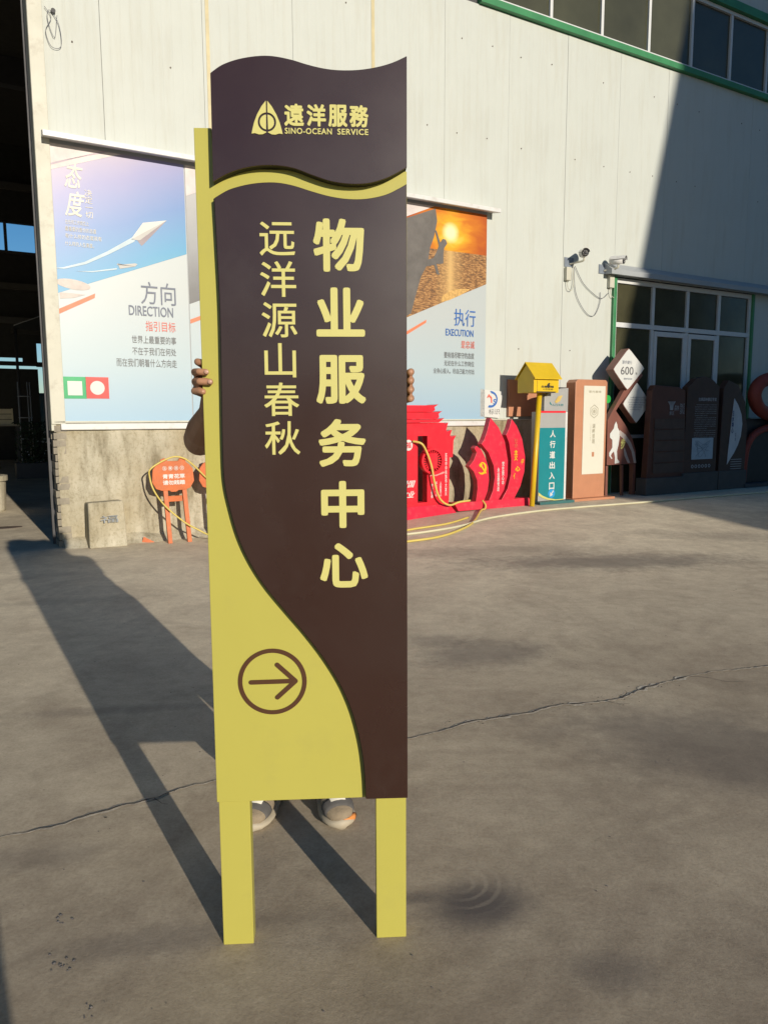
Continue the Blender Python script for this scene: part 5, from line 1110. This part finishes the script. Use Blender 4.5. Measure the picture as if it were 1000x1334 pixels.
def person(label, loc, rz, J, voxel, skin=skin_m, shirt=cloth_m, show_shoes=True):
    t = bpy.data.objects.new('person', None); col.objects.link(t); t.location = loc; t.rotation_euler = (0, 0, rz); tag(t, label, 'person')
    b = MB(); V = Vector
    # trunk
    b.ball((0, .0, .90), (.155, .105, .12)); b.ball((0, 0, 1.03), (.135, .095, .16)); b.ball((0, .0, 1.22), (.165, .105, .17)); b.limb((-.12, 0, 1.345), (.12, 0, 1.345), .055, .055); b.limb((0, .005, 1.33), (0, -.005, 1.47), .056, .050)
    # head: skull, jaw, nose, ears, brow, lips
    b.ball((0, .012, 1.575), (.074, .092, .098), 20, 14); b.ball((0, -.022, 1.515), (.055, .060, .062), 16, 12); b.limb((0, -.078, 1.565), (0, -.098, 1.535), .009, .013); b.ball((.075, .015, 1.55), (.010, .018, .030)); b.ball((-.075, .015, 1.55), (.010, .018, .030))
    b.ball((0, -.080, 1.505), (.022, .010, .006)); b.ball((0, -.078, 1.497), (.020, .010, .006)); b.limb((-.035, -.072, 1.585), (.035, -.072, 1.585), .009, .009); b.ball((0, -.068, 1.468), (.018, .014, .014))
    for sd_ in ('l', 'r'):
        S_, E_, W_ = [V(J[k + sd_]) for k in ('s', 'e', 'w')]
        b.limb(S_, E_, .050, .040); b.limb(E_, E_.lerp(W_, .35), .040, .041); b.limb(E_.lerp(W_, .35), W_, .041, .027)
        b.limb(W_, J['p' + sd_], .028, .028)
        for ch in J['f' + sd_]:
            for k in range(len(ch) - 1): b.limb(ch[k], ch[k + 1], .0088 - .0004 * k, .0084 - .0004 * k, 10)
    for sx_ in (-1, 1):
        hx_ = .085 * sx_; b.limb((hx_, 0, .87), (J['kx'] * sx_, J['ky'], .47), .082, .052); b.limb((J['kx'] * sx_, J['ky'], .47), (J['ax'] * sx_, J['ay'], .10), .052, .036)
        b.limb((J['ax'] * sx_, J['ay'], .06), (J['ax'] * sx_, J['ay'] - .12, .04), .034, .026)
    remesh(b, 'body', skin, voxel, t, 2)
    for sx_ in (-1, 1):
        e = MB(); e.sm = True; e.ball((.030 * sx_, -.072, 1.566), (.013, .010, .008)); eo = e.build('eye', mat('eye_white', (.6, .58, .55), .3), t)
        e = MB(); e.sm = True; e.ball((.030 * sx_, -.0795, 1.566), (.006, .004, .006)); e.build('iris', black_m, eo)
    h = MB(); h.ball((0, .022, 1.592), (.080, .096, .095), 20, 14); h.ball((0, -.03, 1.635), (.062, .055, .035)); h.ball((0, .06, 1.54), (.066, .055, .06)); remesh(h, 'hair', hair_m, .006, t, 3)
    c = MB(); c.ball((0, 0, .93), (.172, .118, .15)); c.ball((0, 0, 1.05), (.158, .112, .17)); c.ball((0, 0, 1.22), (.182, .120, .18)); c.limb((-.115, 0, 1.34), (.13, 0, 1.34), .062, .062); c.limb((0, 0, 1.36), (0, -.002, 1.405), .066, .060)
    for sd_ in ('l', 'r'):
        S_, E_ = V(J['s' + sd_]), V(J['e' + sd_]); c.limb(S_, S_.lerp(E_, .34), .060, .054)
    remesh(c, 'shirt', shirt, .008, t, 4)
    p = MB(); p.ball((0, 0, .90), (.168, .116, .11))
    for sx_ in (-1, 1): p.limb((.082 * sx_, 0, .86), (J['kx'] * sx_, J['ky'], .47), .100, .090); p.limb((J['kx'] * sx_, J['ky'], .47), (J['ax'] * sx_, J['ay'] + .005, .15), .090, .075); p.limb((J['ax'] * sx_, J['ay'] + .005, .15), (J['ax'] * sx_, J['ay'] + .01, .10), .066, .062)
    remesh(p, 'trousers', trouser_m, .008, t, 4)
    for sx_ in (-1, 1): shoe(t, J['ax'] * sx_, J['ay'] - .045, J['toe'] * sx_, shoe_t, sx_)
    return t
# man behind the sign: origin at sign-local (0.165, 0.66)
OX, OY = 0.138, 0.640
def L_(x, y, z): return (x - OX, y - OY, z)
fl = []
for i, z in enumerate((1.3195, 1.2985, 1.2785, 1.2590)):
    tip = (-.001, .006, .014, -.003)[i]; k = (.018, .028, .028, .030)[i]
    yf = (.012, -.011, -.011, .0)[i]
    fl.append([L_(.0, .083, z - .012), L_(-.004 - k * .55, .060, z - .002), L_(-.002 - k * .72, .018, z), L_(-.008 - .004 * (i == 0), yf + .003, z - .001), L_(tip, yf, z - .002)])
fl.append([L_(.02, .085, 1.245), L_(.035, .068, 1.275), L_(.045, .060, 1.305)])
frr = []
for i, z in enumerate((1.299, 1.281, 1.262, 1.243)):
    frr.append([L_(.415, .085, z - .005), L_(.427 + .006, .060, z), L_(.4335, .025, z), L_(.430, .004, z - .002)])
frr.append([L_(.39, .09, 1.245), L_(.38, .068, 1.27), L_(.372, .060, 1.295)])
JM = dict(sl=(-.135, -.05, 1.335), el=L_(-.066, .285, 1.150), wl=L_(-.006, .110, 1.215), pl=L_(.006, .088, 1.255), fl=fl,
          sr=(.165, -.05, 1.335), er=L_(.345, .33, 1.10), wr=L_(.395, .125, 1.210), pr=L_(.398, .094, 1.250), fr=frr,
          kx=.085, ky=-.03, ax=.10, ay=.02, toe=0.24)
mo = Vector((A0.x + OX * math.cos(SA) - OY * math.sin(SA), A0.y + OX * math.sin(SA) + OY * math.cos(SA), 0))
person('man in beige trainers standing behind the tall sign and gripping both its edges', mo, SA, JM, .0029)
man_o = [o for o in bpy.data.objects if o.get('category') == 'person'][0]
for k_, (fx, fy, fz) in enumerate(((.0085, -.0185, 1.2965), (.0150, -.0185, 1.2765))):
    nl = MB(); nl.sm = True; nl.ball(L_(fx, fy, fz), (.0052, .0022, .0046), 12, 8); nl.build('fingernail', mat('nail', (.52, .31, .22), .35), man_o)
# the photographer, whose shadow falls at the lower left
def hand_up(sx_):
    f_ = []
    for i in range(4): z = 1.245 - i * .019; f_.append([(.052 * sx_, -.235, z), (.060 * sx_, -.262, z), (.045 * sx_, -.285, z)])
    f_.append([(.045 * sx_, -.225, 1.18), (.03 * sx_, -.235, 1.20), (.018 * sx_, -.240, 1.205)]); return f_
JP = dict(sl=(-.185, 0, 1.335), el=(-.20, -.09, 1.07), wl=(-.075, -.20, 1.17), pl=(-.058, -.225, 1.20), fl=hand_up(-1), sr=(.185, 0, 1.335), er=(.20, -.09, 1.07), wr=(.075, -.20, 1.17), pr=(.058, -.225, 1.20), fr=hand_up(1), kx=.10, ky=-.01, ax=.11, ay=.02, toe=0.1)
person('person taking the photo, seen only as the shadow at the lower left', Vector((0.066, -0.36, 0)), math.pi, JP, .006)
ph = MB().box(-.04, .04, -.004, .004, -.08, .08).build('phone', black_m, None, bevel=.003); ph.location = (0.03, -.075, 1.17); tag(ph, 'black phone held up by the person taking the photo', 'phone')

# ------------------------------------------------------------------ neighbouring building behind the viewer that shades the right end
nb = bpy.data.objects.new('neighbouring_building', None); col.objects.link(nb); nb.location = W0; nb.rotation_euler = (0, 0, R(30))
tag(nb, 'tall workshop behind the viewer with a steep raked edge that shades the wall', 'building')
NL = 22.0; TE = math.tan(R(SUN_EL)) * NL; SH = 0.35
P = [(40, 0), (6.35 + SH, 0), (6.35 + SH, -0.75 + TE), (6.93 + SH, 0.0 + TE), (7.72 + SH, 3.284 + TE), (8.317 + SH, 5.954 + TE), (9.1 + SH, 9.4 + TE), (40, 9.4 + TE)]
MB().prism(P, -NL - 9, -NL).build('wall', mat('grey_brown_cladding', (.22, .20, .17), .7), nb)
for k in range(6):
    f_ = MB().box(11 + 4.4 * k, 14 + 4.4 * k, -NL, -NL + .06, 2.5, 5.2).build('window', frame_w, nb); MB().box(11.1 + 4.4 * k, 13.9 + 4.4 * k, -NL + .062, -NL + .07, 2.6, 5.1).build('pane', pane_m, f_)
print('objects', len(bpy.data.objects))
